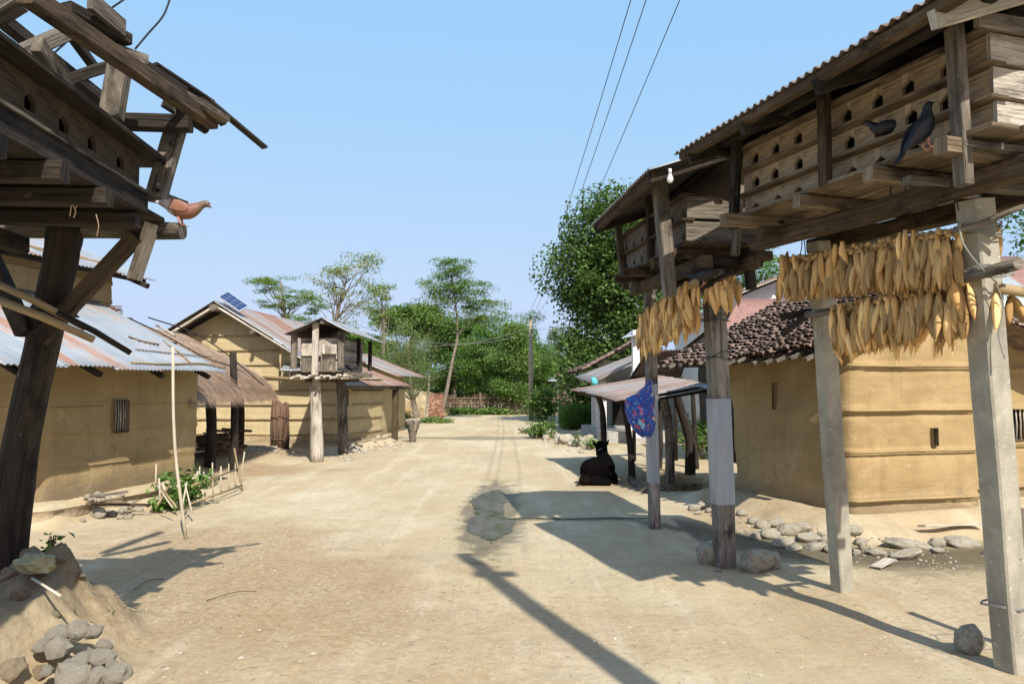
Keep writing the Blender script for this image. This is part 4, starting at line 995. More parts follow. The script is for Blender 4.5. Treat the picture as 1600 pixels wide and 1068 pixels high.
for i, (x, y, zt, m_) in enumerate(((-4.15, 16.52, 2.97, 'wood_pale'), (-3.62, 16.60, 2.78, 'wood_grey'), (-4.62, 16.60, 2.78, 'wood_grey'), (-3.50, 17.9, 2.72, 'wood_dark'), (-3.44, 19.0, 2.72, 'wood_dark'))):
    MB(415+i).beam((x, y, 1.86 if i == 0 else 2.0), (x, y, zt), .13 if i < 3 else .09, .07, up=(0, 1, 0), jit=.01, seg=5).build('roof_post', m_, lm)
for i, (px, py, w_, h_, m_) in enumerate(((487, 546, .42, .26, 'wood_pale'), (483, 570, .34, .30, 'wood_grey'), (512, 571, .32, .28, 'wood_grey'), (515, 545, .3, .2, 'wood_pale'))):
    c = at(px, py, 16.60-.006*i); MB(420+i).beam(c-dz*h_/2, c+dz*h_/2, w_, .025, up=(0, 1, 0), jit=.005).build('patch_board', m_, lm)
mb = MB(425)
for k in range(16):
    d = -.9+k*.075; s_ = -.35+mb.r.random()*.2
    mb.tube([P3(s_, d, 1.84+mb.r.uniform(-.05, .02)), P3(1.4, d+mb.r.uniform(-.1, .1), 1.84+mb.r.uniform(-.03, .02))], mb.r.uniform(.02, .04), 6, .1)
mb.build('platform_logs', 'wood_pale', lm)
# --- near-left loft with stripped roof
ll = thing('pigeon_loft', 'dark old pigeon loft at the left with a stripped skeleton roof and leaning post', 'pigeon loft', (-3.1, 4.86, .35))
al = Vector((-.06, 1, 0)).normalized(); nl = Vector((al.y, -al.x, 0))
def PL(s_, d, z): return Vector((-1.97, 2.3, 0))+al*s_+nl*d+Vector((0, 0, z))
nestbox(MB(500), lambda s_, d, z: PL(s_, d-.13, z), 2.36,  2.785, 2.99, .75, [.3, .58, .87, 1.17, 1.47, 1.76, 2.1], hw=.04, sill=.055, hh=.08, s0=-1.3).build('nest_box', 'wood_under', ll)
nestbox(MB(501), lambda s_, d, z: PL(s_, d-.09, z), 2.40, 2.635, 2.765, .85, [], hw=.034, s0=-1.3).build('nest_box', 'wood_dark', ll)
MB(502).beam(PL(-1.3, -.12, 2.772), PL(2.42, -.12, 2.772), .018, .09, up=nl, seg=12, jit=.006).build('ledge', 'wood_grey', ll)
MB(503).beam(PL(-1.3, -.19, 3.005), PL(2.62, -.19, 3.005), .025, .34, up=nl, seg=12, jit=.006).build('top_board', 'wood_dark', ll)
mb = MB(504)
for i in range(6): mb.beam(PL(-1.3, -.08-.17*i, 2.615), PL(2.42+mb.r.uniform(-.04, .05), -.08-.17*i, 2.615), .03, .16, up=nl, seg=12, jit=.006)
mb.build('platform', 'wood_dark', ll)
for i, (s_, d0, w_) in enumerate(((.75, .0, .09), (1.12, .06, .09), (1.58, .05, .085), (2.1, -.02, .08))):
    MB(505+i).beam(PL(s_, d0, 2.55), PL(s_-.03, -1.6, 2.55), .085, w_, jit=.008, seg=6).build('joist', 'wood_dark', ll)
MB(510).tube([at(286, 361, 4.74), at(250, 360, 4.75), at(170, 357, 4.78), at(60, 355, 4.8), at(-120, 352, 4.85)], [.052, .058, .062, .068, .07], 12, .09).build('log_beam', 'wood_grey', ll)
MB(511).beam(PL(-1.3, -.85, 2.44), PL(2.45, -.85, 2.46), .1, .1, jit=.008).build('main_beam', 'wood_dark', ll)
base = G(22, 915); base = gp(-3.13, 4.92, -.1)
MB(512).curve([base, at(28, 720, 4.86), at(66, 540, 4.8), at(92, 420, 4.76), at(104, 352, 4.74)], [.112, .104, .098, .098, .100], 14, sub=5, jit=.05).build('main_post', 'wood_dark', ll)
MB(513).beam(at(62, 530, 4.66), at(212, 368, 4.68), .075, .09, seg=8, jit=.010).build('brace', 'wood_under', ll)
MB(514).beam(at(40, 520, 4.70), at(-60, 300, 4.7), .09, .09, seg=8, jit=.010).build('brace', 'wood_dark', ll)
MB(515).beam(at(209, 436, 4.70), at(238, 350, 4.70), .085, .035, up=(0, 1, 0), seg=5, jit=.006).build('hanging_board', 'wood_pale', ll)
MB(516).beam(at(243, 312, 4.78), at(276, 200, 4.86), .115, .085, up=(0, 1, 0), seg=5, jit=.007).build('upright', 'wood_grey', ll)
mb = MB(517)
for px, py in ((247, 296), (256, 254), (268, 224)):
    c = at(px-2, py, 4.72); mb.tube([c, c+V(0, .03, 0)], .011, 10)
mb.build('bolt_hole', 'dark', ll)
MB(518).beam(at(168, 190, 4.7), at(298, 194, 4.72), .09, .095, jit=.006, seg=5).build('tie_block', 'wood_dark', ll)
MB(519).beam(at(174, 186, 4.35), at(188, 100, 4.40), .115, .09, up=(0, 1, 0), jit=.006, seg=5).build('upright', 'wood_grey', ll)
# purlins, rafters and broken boards of the skeleton roof
def lbm(i, p, q, w_, d_, mt='wood_dark', nm='roof_timber', jit=.008, **k): MB(530+i).beam(at(*p), at(*q), w_, d_, seg=max(3, int((at(*p)-at(*q)).length/.15)), jit=jit, **k).build(nm, mt, ll)
lbm(0, (40, -10, 3.2), (332, 192, 4.78), .075, .085, 'wood_under', 'eave_purlin')
lbm(1, (100, 12, 3.7), (196, 64, 4.05), .10, .06)
lbm(2, (140, 0, 3.7), (192, 44, 3.98), .03, .09, 'wood_grey')
lbm(3, (158, 72, 3.95), (225, 96, 4.15), .085, .06, 'wood_grey')
lbm(4, (205, 92, 4.1), (285, 146, 4.45), .07, .06)
lbm(5, (236, 118, 4.3), (352, 188, 4.75), .075, .035, 'wood_grey')
lbm(6, (240, 100, 4.35), (330, 160, 4.8), .05, .016)
lbm(7, (320, 152, 4.75), (414, 231, 5.15), .05, .018)
lbm(8, (275, 130, 4.6), (352, 190, 4.85), .06, .06)
lbm(9, (-10, 22, 4.1), (188, 178, 5.0), .075, .07)
lbm(10, (30, 85, 3.9), (106, 50, 4.2), .10, .07, 'wood_grey')
lbm(11, (86, 130, 4.2), (166, 104, 4.5), .09, .06)
lbm(12, (100, 40, 4.4), (150, 110, 4.75), .05, .05)
lbm(13, (-20, 30, 3.6), (28, 0, 3.6), .11, .08, 'wood_grey')
lbm(14, (-20, 76, 3.7), (30, 88, 4.0), .06, .05)
lbm(15, (150, -30, 4.8), (-30, -60, 4.0), .09, .07)
lbm(16, (255, 160, 4.7), (325, 204, 4.9), .045, .05)
lbm(17, (60, 70, 3.6), (106, 142, 3.9), .05, .09, 'wood_grey')
lbm(18, (250, 305, 4.95), (290, 320, 5.1), .06, .05, 'wood_grey')
lbm(19, (120, 180, 4.3), (200, 240, 4.95), .05, .06)
mb = MB(555); mb.curve([at(247, 138, 4.35), at(258, 140, 4.3), at(268, 152, 4.3), at(274, 176, 4.5)], .005, 5); mb.build('wire_loop', 'wire_grey', ll)
mb = MB(556)
for px, py, L_ in ((108, 288, 50), (118, 295, 30), (150, 335, 35), (114, 320, 20)):
    mb.curve([at(px, py, 3.85), at(px+4, py+L_*.5, 3.86), at(px+1, py+L_, 3.87)], .003, 4)
mb.build('hanging_fibre', 'straw', ll)
for i, (p, q, r_, m_, l_) in enumerate((((-20, 436, 4.45), (134, 512, 4.55), .022, 'bamboo', 'upper bamboo pole lashed across the leaning post of the left loft'), ((-20, 462, 4.42), (146, 530, 4.5), .024, 'bamboo', 'lower bamboo pole lashed across the leaning post of the left loft'),
                                  ((90, 488, 4.50), (204, 551, 4.6), .018, 'wood_dark', 'dark pole end pointing right from the left loft post'))):
    tag(MB(560+i).tube([at(*p), (at(*p)+at(*q))/2+V(0, 0, .01), at(*q)], [r_, r_, r_*.9], 9, .05).build('bamboo_pole' if i < 2 else 'wooden_pole', m_), l_, 'pole')
mb = MB(565)
for k in range(6):
    c = at(82+k*1.5, 478+k*2.4, 4.78); ring = [c+Vector((math.cos(a)*.118, math.sin(a)*.118, .02*math.sin(a+k))) for a in [i*.7 for i in range(10)]]; mb.tube(ring, .006, 5)
mb.build('rope_binding', 'wire', ll)

# ------------------------------------------------------------ poles, corn cobs
def pole(pts, r_, lab, mt='bamboo', nm='bamboo_pole', seed=1, jit=.06): return tag(MB(seed).curve(pts, r_, 9, jit=jit).build(nm, mt), lab, 'pole')
U0, U1 = V(2.14, 6.20, 2.60), V(2.485, 4.36, 2.475)
pole([U0, (U0+U1)/2+V(0, 0, -.01), U1, at(1600, 322, 4.14)], [.022, .022, .017, .014], 'upper pole between the concrete posts, mostly hidden by hanging corn cobs', 'wood_grey', seed=601)
B0, B1 = at(1262, 492, 5.92), at(1592, 411, 4.02)
pole([B0, at(1345, 479, 5.36), at(1430, 455, 4.8), B1], [.030, .028, .030, .034], 'thick bamboo pole tied lower across both concrete posts', 'wood_grey', seed=602)
pole([at(1222, 494, 6.0), at(1268, 487, 6.1), at(1285, 484, 6.2)], [.028, .028, .028], 'short dark pole end tied to the left of the concrete post', 'wood_dark', 'wooden_pole', 603)
pole([at(1222, 522, 5.95), at(1262, 492, 6.0)], [.022, .026], 'short forked stick slanting down beside the tile roof', 'wood_dark', 'wooden_stick', 604)
pole([at(1087, 441, 6.88), at(1060, 456, 7.3), at(1008, 496, 8.75)], [.034, .032, .028], 'bamboo pole carrying corn between the tin-wrapped posts', 'bamboo', seed=605)
pole([at(1092, 455, 6.95), at(1130, 432, 6.95), at(1152, 425, 7.0)], [.026, .026, .022], 'short pole holding the corn to the right of the tin-wrapped post', 'wood_dark', seed=606)
pole([at(1555, 450, 4.35), at(1640, 462, 4.5)], [.03, .03], 'bamboo pole end at the right edge with a few corn cobs', 'bamboo', seed=607)
def cob(seed, L, R_):
    mb = MB(seed); r = mb.r
    prof = [(0, .28), (.05, .42), (.12, .66), (.24, .92), (.40, 1.0), (.58, .98), (.74, .84), (.87, .55), (.95, .28), (1.0, .10)]
    bx, by = r.uniform(-.05, .05), r.uniform(-.05, .05); rings = []; n_ = 12
    for t, k in prof:
        c = Vector((bx*math.sin(math.pi*t)*L, by*math.sin(math.pi*t)*L, -t*L))
        rings.append([c+Vector((math.cos(a), math.sin(a), 0))*(R_*k*(1+.10*math.cos(3*a+seed+t*2)+.07*math.cos(5*a+seed*2)))+V(0, 0, .012*math.sin(3*a)*k) for a in [2*math.pi*j/n_ for j in range(n_)]])
    mb.ring(rings, True, True)
    for k in range(1, 6):                              # husk blades: loose leaves at the knot and the tip
        a = r.uniform(0, 6.28); d = V(math.cos(a), math.sin(a), 0); w_ = V(-d.y, d.x, 0)*R_*r.uniform(.3, .7)
        if k < 4: p0 = V(0, 0, -.14*L)+d*R_*.5; p1 = V(0, 0, .005)+d*R_*r.uniform(.3, .8); p2 = p1+d*r.uniform(0, .02)-V(0, 0, r.uniform(.0, .05))
        else: p0 = V(0, 0, -.72*L)+d*R_*.8; p1 = V(0, 0, -L*.98)+d*R_*r.uniform(.2, .7); p2 = V(0, 0, -L*r.uniform(1.02, 1.18))+d*R_*r.uniform(0, .9)
        mb.quad(p0-w_*.6, p0+w_*.6, p1+w_*.5, p1-w_*.5, sm=True); mb.quad(p1-w_*.5, p1+w_*.5, p2+w_*.08, p2-w_*.08, sm=True)
    o = mb.build('corn_cob', 'husk', loc=(0, 0, 0)); return o
cobs = [cob(620+i, (.205, .19, .22, .18, .23, .20)[i], (.0215, .0235, .0205, .0225, .020, .0245)[i]) for i in range(6)]
cused = [0]; rc = random.Random(99)
def hang(p, tx, ty, rz, sc, label, group):
    i = rc.randrange(6)
    if cused[0] < 6: i = cused[0]; c = cobs[i]
    else: c = cobs[i].copy(); COL.objects.link(c)
    cused[0] += 1
    c.location = p; c.rotation_euler = (tx, ty, rz); c.scale = (sc, sc, sc*rc.uniform(.92, 1.12)); tag(c, label, 'corn cob', group); return c
def cobrow(A, B, pa, pb, n_, levels, side, label, group, zoff=0, spread=.05, lstep=.085, smax=1.2):
    A, B = Vector(A), Vector(B); d = (B-A).normalized(); o = Vector((-d.y, d.x, 0))*side
    for lv in range(levels):
        m_ = n_
        for i in range(m_):
            t = pa+(pb-pa)*((i+rc.uniform(.15, .85))/m_); p = A+(B-A)*t
            k = rc.choice((1, 1, 1, -1)); rad_ = .03+spread*(1-lv/levels)*rc.uniform(.5, 1)
            p = p+o*k*rad_+V(0, 0, .03-lv*lstep+rc.uniform(-.022, .022)+zoff)
            ol = rc.gauss(.10, .10)*(1 if lv == 0 else .5)
            ax = d*1.0; tilt = Quaternion(ax, -k*side*ol*(1 if side > 0 else -1)) @ Quaternion(o, rc.gauss(0, .17)); e = (tilt @ Quaternion((0, 0, 1), rc.uniform(0, 6.28))).to_euler()
            c = hang(p, 0, 0, 0, rc.uniform(smax-.3, smax), label, group); c.rotation_euler = e
cobrow(U0, U1, .03, .985, 43, 3, 1, 'dried corn cob in pale husk hanging from the upper pole between the concrete posts', 'corn cobs hung on the upper pole', lstep=.06, smax=1.06)
cobrow(B0, B1, .19, .80, 33, 2, 1, 'dried corn cob in pale husk hanging from the lower bamboo pole', 'corn cobs hung on the lower pole', zoff=-.045, spread=.035, lstep=.13)
cobrow(at(1087, 446, 6.88), at(1004, 500, 8.75), .02, .98, 31, 3, 1, 'dried corn cob hanging between the two tin-wrapped posts', 'corn cobs hung between the tin-wrapped posts', zoff=-.0, lstep=.115)
cobrow(at(1112, 440, 6.86), at(1160, 428, 6.95), .0, 1, 9, 2, 1, 'dried corn cob bunched to the right of the nearer tin-wrapped post', 'corn cobs bunched right of the tin-wrapped post', spread=.09)
cobrow(at(1572, 458, 4.30), at(1610, 470, 4.45), .0, 1, 3, 1, 1, 'dried corn cob hanging at the right edge past the concrete post', 'corn cobs at the right edge')
hang(at(1556, 348, 4.40), 0, -.4, 1, 1, 'single corn cob stuck high beside the top of the right concrete post', None)
def cobmass(A, B, pa, pb, n_, levels, zoff, label, seed):
    rr_ = random.Random(seed); src = cobs[0].data; V_ = np.array([v.co[:] for v in src.vertices]); allv = []; allf = []; alluv = []; base = 0
    me0 = [list(p.vertices) for p in src.polygons]; uv0 = [[tuple(src.uv_layers[0].data[l].uv) for l in p.loop_indices] for p in src.polygons]
    A, B = Vector(A), Vector(B); mbm = MB(seed)
    for i in range(n_):
        t = pa+(pb-pa)*rr_.random(); lv = rr_.randrange(levels)
        q_ = (Quaternion((1, 0, 0), rr_.gauss(0, .12)) @ Quaternion((0, 1, 0), rr_.gauss(0, .12)) @ Quaternion((0, 0, 1), rr_.uniform(0, 6.28))).to_matrix()
        p = A+(B-A)*t+V(rr_.uniform(-.055, .045), rr_.uniform(-.02, .02), .02-lv*.08+rr_.uniform(-.03, .01)+zoff); b0_ = len(mbm.v)
        for c in V_: mbm.v.append(p+q_ @ Vector(c))
        for f_, u_ in zip(me0, uv0): mbm.face([b0_+k for k in f_], u_, True)
    for k in range(int(n_*1.6)):
        p = A+(B-A)*(pa+(pb-pa)*rr_.random())+V(rr_.uniform(-.045, .03), rr_.uniform(-.03, .03), rr_.uniform(-.01, .035)+zoff*.5); mbm.blob(p, (rr_.uniform(.012, .024), rr_.uniform(.012, .024), rr_.uniform(.010, .022)), None, 1, .5, k)
    tag(mbm.build('corn_cobs', 'husk_inner'), label, kind='stuff')
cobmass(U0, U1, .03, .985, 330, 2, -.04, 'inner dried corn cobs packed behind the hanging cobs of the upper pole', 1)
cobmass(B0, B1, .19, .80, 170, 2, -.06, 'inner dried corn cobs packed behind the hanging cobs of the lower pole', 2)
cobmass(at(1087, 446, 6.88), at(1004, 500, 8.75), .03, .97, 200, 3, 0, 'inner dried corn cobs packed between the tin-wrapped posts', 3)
mb = MB(640)
for px0, py0, px1, py1, Y in ((1414, 292, 1427, 352, 4.75), (1440, 318, 1448, 345, 4.7), (1490, 300, 1498, 330, 4.35), (1390, 245, 1391, 320, 4.8), (1253, 372, 1250, 400, 6.2), (1256, 372, 1258, 410, 6.2)):
    mb.curve([at(px0, py0, Y), at((px0+px1)/2+1, (py0+py1)/2, Y), at(px1, py1, Y)], .0045, 5)
tag(mb.build('hanging_string', 'wire'), 'dark strings tying the corn pole up to the big loft', 'string')
mb = MB(641)
for k in range(5):
    c = V(2.66, 4.42, 2.45+.018*k); ring = [c+Vector((math.cos(a)*.112, math.sin(a)*.112, .014*math.sin(a*2+k))) for a in [i*.7 for i in range(11)]]; mb.tube(ring, .005, 5)
mb.curve([at(1497, 345, 4.25), at(1505, 380, 4.2), at(1530, 415, 4.2), at(1556, 440, 4.25)], .005, 6)
for k in range(3):
    c = at(1545, 424+k*3, 4.36); ring = [c+Vector((math.cos(a)*.12, math.sin(a)*.115, .03*math.sin(a*2+k))) for a in [i*.7 for i in range(10)]]; mb.tube(ring, .006, 5)
mb.curve([at(1556, 440, 4.28), at(1568, 480, 4.3), at(1560, 520, 4.32), at(1570, 560, 4.3)], .004, 5)
tag(mb.build('rope', 'rope'), 'pale rope knotted round the top of the right concrete post', 'rope')
mb = MB(642)
for cz, k_ in ((865, .0), (945, .02), (945, .05)):
    c = at(1568, cz, 4.60); ring = [c+Vector((math.cos(a)*.118, math.sin(a)*.118, .010*math.sin(a*2)+k_*.2)) for a in [i*.7 for i in range(10)]]; mb.tube(ring, .0035, 5)
mb.tube([at(1590, 862, 4.6), at(1640, 858, 4.6)], .0035, 5); mb.tube([at(1590, 946, 4.6), at(1640, 944, 4.6)], .0035, 5)
tag(mb.build('fence_wire', 'wire_grey'), 'thin steel wire wrapped round the foot of the right concrete post', 'wire')
tag(MB(643).beam(gp(3.12, 4.86, -.02), V(3.10, 4.86, .86), .05, .06, jit=.01).build('short_stake', 'wood_grey'), 'short wooden stake behind the right concrete post', 'stake')

# ------------------------------------------------------------ light bulbs
def bulb(p, lab):
    t = thing('light_bulb', lab, 'light bulb', p)
    MB(650).tube([p+V(0, 0, .045), p+V(0, 0, .0)], .014, 8).build('socket', 'white', t)
    MB(651).curve([p, p-V(0, 0, .02), p-V(0, 0, .045), p-V(0, 0, .07), p-V(0, 0, .078)], [.012, .02, .029, .02, .004], 12).build('bulb', 'glass_bulb', t)
bulb(at(1047, 272, 6.55), 'bare light bulb under the near corner of the small loft roof')
bulb(at(1022, 456, 8.6), 'bare light bulb hanging beside the farther tin-wrapped post')
mb = MB(652); mb.curve([at(1047, 268, 6.55), at(1038, 262, 6.6), at(1060, 300, 6.9)], .003, 4); tag(mb.build('bulb_cable', 'wire'), 'cable of the light bulb on the small loft', 'cable')

# ------------------------------------------------------------ pigeons
def zmat(name, fn):
    m, nt, b = newmat(name); tc = nd(nt, 'ShaderNodeTexCoord'); sp = nd(nt, 'ShaderNodeSeparateXYZ'); nt.links.new(tc.outputs['Object'], sp.inputs[0])
    n_ = ntex(nt, tc.outputs['Object'], 40, 5, .7); x = math_(nt, 'ADD', sp.outputs[0], math_(nt, 'MULTIPLY', math_(nt, 'SUBTRACT', n_, .5), .03))
    mr = nd(nt, 'ShaderNodeMapRange'); mr.inputs[1].default_value = -.24; mr.inputs[2].default_value = .20; nt.links.new(x, mr.inputs[0])
    c = ramp(nt, mr.outputs[0], fn); c = mixc(nt, ramp(nt, n_, [(.4, 0.0), (.7, .10)]), c, (.1, .07, .05)); nt.links.new(c, b.inputs['Base Color']); b.inputs['Roughness'].default_value = .55; return m
K['brown_bird'] = zmat('brown_and_white_plumage', [(0, (.62, .62, .62)), (.42, (.64, .63, .61)), (.50, (.19, .085, .055)), (.76, (.19, .08, .052)), (.84, (.14, .115, .07)), (.93, (.10, .05, .045))])
K['brown_wing'] = zmat('russet_wing', [(0, (.62, .6, .58)), (.38, (.64, .62, .6)), (.45, (.24, .11, .072)), (1, (.21, .09, .058))])
K['dark_bird'] = zmat('slate_plumage', [(0, (.004, .004, .006)), (.5, (.006, .006, .010)), (.8, (.004, .011, .013)), (1, (.007, .007, .008))])
K['brown_small'] = zmat('dun_plumage', [(0, (.12, .09, .06)), (1, (.22, .16, .1))])
K['pink_leg'] = plain('pink_legs', (.45, .2, .16))
def pigeon(lab, p, heading, pitch, roll=0, kind='dark', sc=1.0, group=None, neck=0.0, legs=True):
    cp, sp_ = math.cos(-pitch), math.sin(-pitch)
    def LR(x, y, z, hip=(-.005, -.035)):           # leg points given upright, turned back into the tilted body frame
        dx, dz_ = x-hip[0], z-hip[1]; return (hip[0]+dx*cp-dz_*sp_, y, hip[1]+dx*sp_+dz_*cp)
    bm_, wm = {'dark': ('dark_bird', 'dark_bird'), 'brown': ('brown_bird', 'brown_wing'), 'dun': ('brown_small', 'brown_small')}[kind]
    t = thing('pigeon', lab, 'pigeon', p, group)
    def loc(mb, nm, mt, par=t):
        o = mb.build(nm, mt, loc=(0, 0, 0)); o.parent = par; o.location = (0, 0, 0); return o
    mb = MB(660); mb.curve([(-.15, 0, .01), (-.10, 0, .006), (-.05, 0, -.004), (.0, 0, -.008), (.05, 0, -.002), (.085, 0, .018+neck*.4), (.112, 0, .040+neck*.8), (.136, 0, .055+neck), (.155, 0, .054+neck), (.168, 0, .047+neck), (.186, 0, .038+neck)],
                            [.010, .024, .042, .052, .049, .037, .025, .0215, .019, .009, .002], 14, sub=4)
    body = loc(mb, 'body', bm_)
    for sd in (-1, 1):
        w_ = MB(661); rings = []
        for x, c_, h_ in ((.065, .0, .008), (.045, .004, .030), (.0, .008, .040), (-.05, .010, .035), (-.10, .012, .022), (-.15, .010, .010), (-.175, .008, .003)):
            rings.append([Vector((x, sd*((.047 if x > -.06 else .047+(x+.06)*.28)+.006*math.cos(a)), .006+c_*.6+h_*math.sin(a))) for a in [2*math.pi*k/10 for k in range(10)]])
        w_.ring(rings); loc(w_, 'wing', wm)
        if legs:
            l_ = MB(662); l_.tube([LR(-.005, sd*.02, -.040), LR(.0, sd*.022, -.075), LR(.012, sd*.024, -.100)], [.013, .006, .004], 6)
            for a in (-.5, 0, .5): l_.tube([LR(.012, sd*.024, -.100), LR(.012+.028*math.cos(a), sd*.024+.028*math.sin(a), -.105)], [.004, .002], 5)
            loc(l_, 'leg', 'pink_leg')
        e_ = MB(663); e_.blob((.146, sd*.018, .060+neck), (.0035, .0025, .0035), sub=1); loc(e_, 'eye', 'dark')
    tl = MB(664)
    for k in range(7):
        a = (k-3)*.045; d = V(-math.cos(a), math.sin(a), 0); b = V(-.11, 0, .007+k*.0006); w_ = V(d.y, -d.x, 0)*.013; e = b+d*(.135-abs(k-3)*.003)
        tl.quad(b-w_*.6, b+w_*.6, e+w_, e-w_)
        tl.quad(b-w_*.6-V(0, 0, .002), e-w_-V(0, 0, .002), e+w_-V(0, 0, .002), b+w_*.6-V(0, 0, .002))
    loc(tl, 'tail', bm_)
    t.rotation_euler = (Quaternion((0, 0, 1), heading) @ Quaternion((0, 1, 0), -pitch) @ Quaternion((1, 0, 0), roll)).to_euler(); t.scale = (sc,)*3
    return t
pigeon('brown and white pigeon perched on the log end of the left loft', at(284, 327, 4.70), rad(-4), rad(-12), kind='brown', sc=.98, neck=.006)
pigeon('dark blue-grey pigeon standing upright on the platform edge of the big loft', at(1438, 204, 4.05), rad(12), rad(52), sc=.98, neck=-.012)
pigeon('black pigeon squatting in a nest hole of the big loft', at(1384, 200, 4.60), rad(150), rad(4), sc=.75, legs=False)
pigeon('dark pigeon tucked under the far end of the big loft roof', at(1190, 203, 5.85), rad(185), rad(0), sc=.75, neck=-.01)
pigeon('small dun bird peeping from a nest hole of the big loft', at(1303, 236, 5.2), rad(-60), rad(5), kind='dun', sc=.5, legs=False)
pigeon('dark pigeon crouching under the small loft on top of the corn pole', at(1098, 432, 6.92), rad(160), rad(-12), sc=.95)
pigeon('dark pigeon under the big loft beside the crossbeam', at(1212, 345, 5.9), rad(90), rad(20), sc=.8)
pigeon('dark pigeon on the ledge of the far loft by the gabled house', at(547, 574, 16.9), rad(-20), rad(-20), sc=1.1)
# ------------------------------------------------------------ cow
def cow():
    m, nt, b = newmat('black_and_rusty_hide')
    tc = nd(nt, 'ShaderNodeTexCoord'); sp = nd(nt, 'ShaderNodeSeparateXYZ'); nt.links.new(tc.outputs['Object'], sp.inputs[0])
    n_ = ntex(nt, tc.outputs['Object'], 5, 5)
    k = math_(nt, 'ADD', math_(nt, 'ADD', math_(nt, 'MULTIPLY', sp.outputs[0], -1.0), math_(nt, 'MULTIPLY', sp.outputs[2], -1.4)), math_(nt, 'MULTIPLY', n_, .35))
    c = ramp(nt, k, [(.0, (.0022, .0018, .0018)), (.30, (.004, .0026, .0024)), (.58, (.022, .009, .006))])
    nt.links.new(c, b.inputs['Base Color']); b.inputs['Roughness'].default_value = .8; b.inputs['Specular IOR Level'].default_value = .04
    bumpn(nt, b, ntex(nt, coords(nt, 'Object', (1, 1, 4)), 60, 4), .5, .008)
    p = gp(1.45, 13.2); t = thing('cow', 'dark brown cow lying on the ground facing away beside the low shed', 'cow', p)
    mb = MB(700); q = p
    def B(x, y, z, rx, ry, rz, ang=0): mb.blob((q.x+x, q.y+y, q.z+z), (rx, ry, rz), Matrix.Rotation(ang, 3, 'Z'), 3)
    mb.curve([(q.x-.34, q.y-.20, q.z+.15), (q.x-.26, q.y-.14, q.z+.19), (q.x-.10, q.y-.05, q.z+.20), (q.x+.06, q.y+.04, q.z+.205), (q.x+.20, q.y+.13, q.z+.215), (q.x+.28, q.y+.20, q.z+.19)], [.10, .19, .225, .225, .205, .11], 18, sub=5, flat=.98); B(-.24, -.10, .30, .10, .12, .09, .5); B(.17, .13, .36, .10, .14, .09, .5)
    mb.curve([(q.x+.19, q.y+.15, q.z+.26), (q.x+.14, q.y+.22, q.z+.40), (q.x+.085, q.y+.30, q.z+.50)], [.17, .118, .085], 14, sub=5)
    mb.curve([(q.x+.085, q.y+.26, q.z+.555), (q.x+.08, q.y+.36, q.z+.54), (q.x+.07, q.y+.46, q.z+.45), (q.x+.065, q.y+.52, q.z+.41)], [.105, .105, .070, .058], 14, sub=4)
    # ears out to the sides, tips up
    for sd in (-1, 1):
        mb.curve([(q.x+.08+sd*.06, q.y+.28, q.z+.56), (q.x+.08+sd*.14, q.y+.27, q.z+.61), (q.x+.08+sd*.18, q.y+.26, q.z+.685)], [.038, .052, .014], 10, sub=4, flat=.6)
        mb.curve([(q.x+.08+sd*.035, q.y+.30, q.z+.58), (q.x+.08+sd*.05, q.y+.29, q.z+.625)], [.018, .008], 8)
    # folded hind legs and front leg
    B(-.30, -.22, .075, .15, .13, .085, .2); B(-.12, -.27, .07, .22, .075, .06, .1); B(.12, -.22, .055, .14, .06, .05, -.1)
    mb.curve([(q.x-.30, q.y-.14, q.z+.18), (q.x-.37, q.y-.2, q.z+.08), (q.x-.44, q.y-.27, q.z+.03)], [.07, .055, .025], 10, sub=4)
    mb.curve([(q.x-.20, q.y-.30, q.z+.06), (q.x+.05, q.y-.36, q.z+.045), (q.x+.20, q.y-.34, q.z+.035)], [.055, .038, .032], 10, sub=4)
    B(.28, .0, .10, .10, .16, .10, .3); mb.curve([(q.x+.30, q.y+.02, q.z+.1), (q.x+.35, q.y-.12, q.z+.05), (q.x+.30, q.y-.22, q.z+.035)], [.06, .042, .03], 10, sub=4)
    t.scale = (.80, 1, 1.06)
    o = mb.build('body', m, t)
    md = o.modifiers.new('Remesh', 'REMESH'); md.mode = 'VOXEL'; md.voxel_size = .0125; md.use_smooth_shade = True
    sm_ = o.modifiers.new('Smooth', 'SMOOTH'); sm_.iterations = 9; sm_.factor = .6
    MB(701).curve([(q.x-.33, q.y-.20, q.z+.22), (q.x-.40, q.y-.28, q.z+.12), (q.x-.46, q.y-.34, q.z+.04), (q.x-.52, q.y-.36, q.z+.015)], [.022, .016, .014, .006], 8).build('tail', m, t)
    mb = MB(702)
    mb.curve([(q.x+.02, q.y+.24, q.z+.50), (q.x+.09, q.y+.20, q.z+.53), (q.x+.165, q.y+.25, q.z+.48)], .006, 5)
    mb.curve([(q.x+.165, q.y+.25, q.z+.48), (q.x+.20, q.y+.14, q.z+.42), (q.x+.30, q.y+.3, q.z+.3)], .005, 5)
    mb.build('halter_rope', 'rope', t)
    for sd in (-1, 1):
        MB(703).blob((q.x+.078+sd*.066, q.y+.40, q.z+.525), (.010, .014, .012)).build('eye', 'dark', t)
cow()
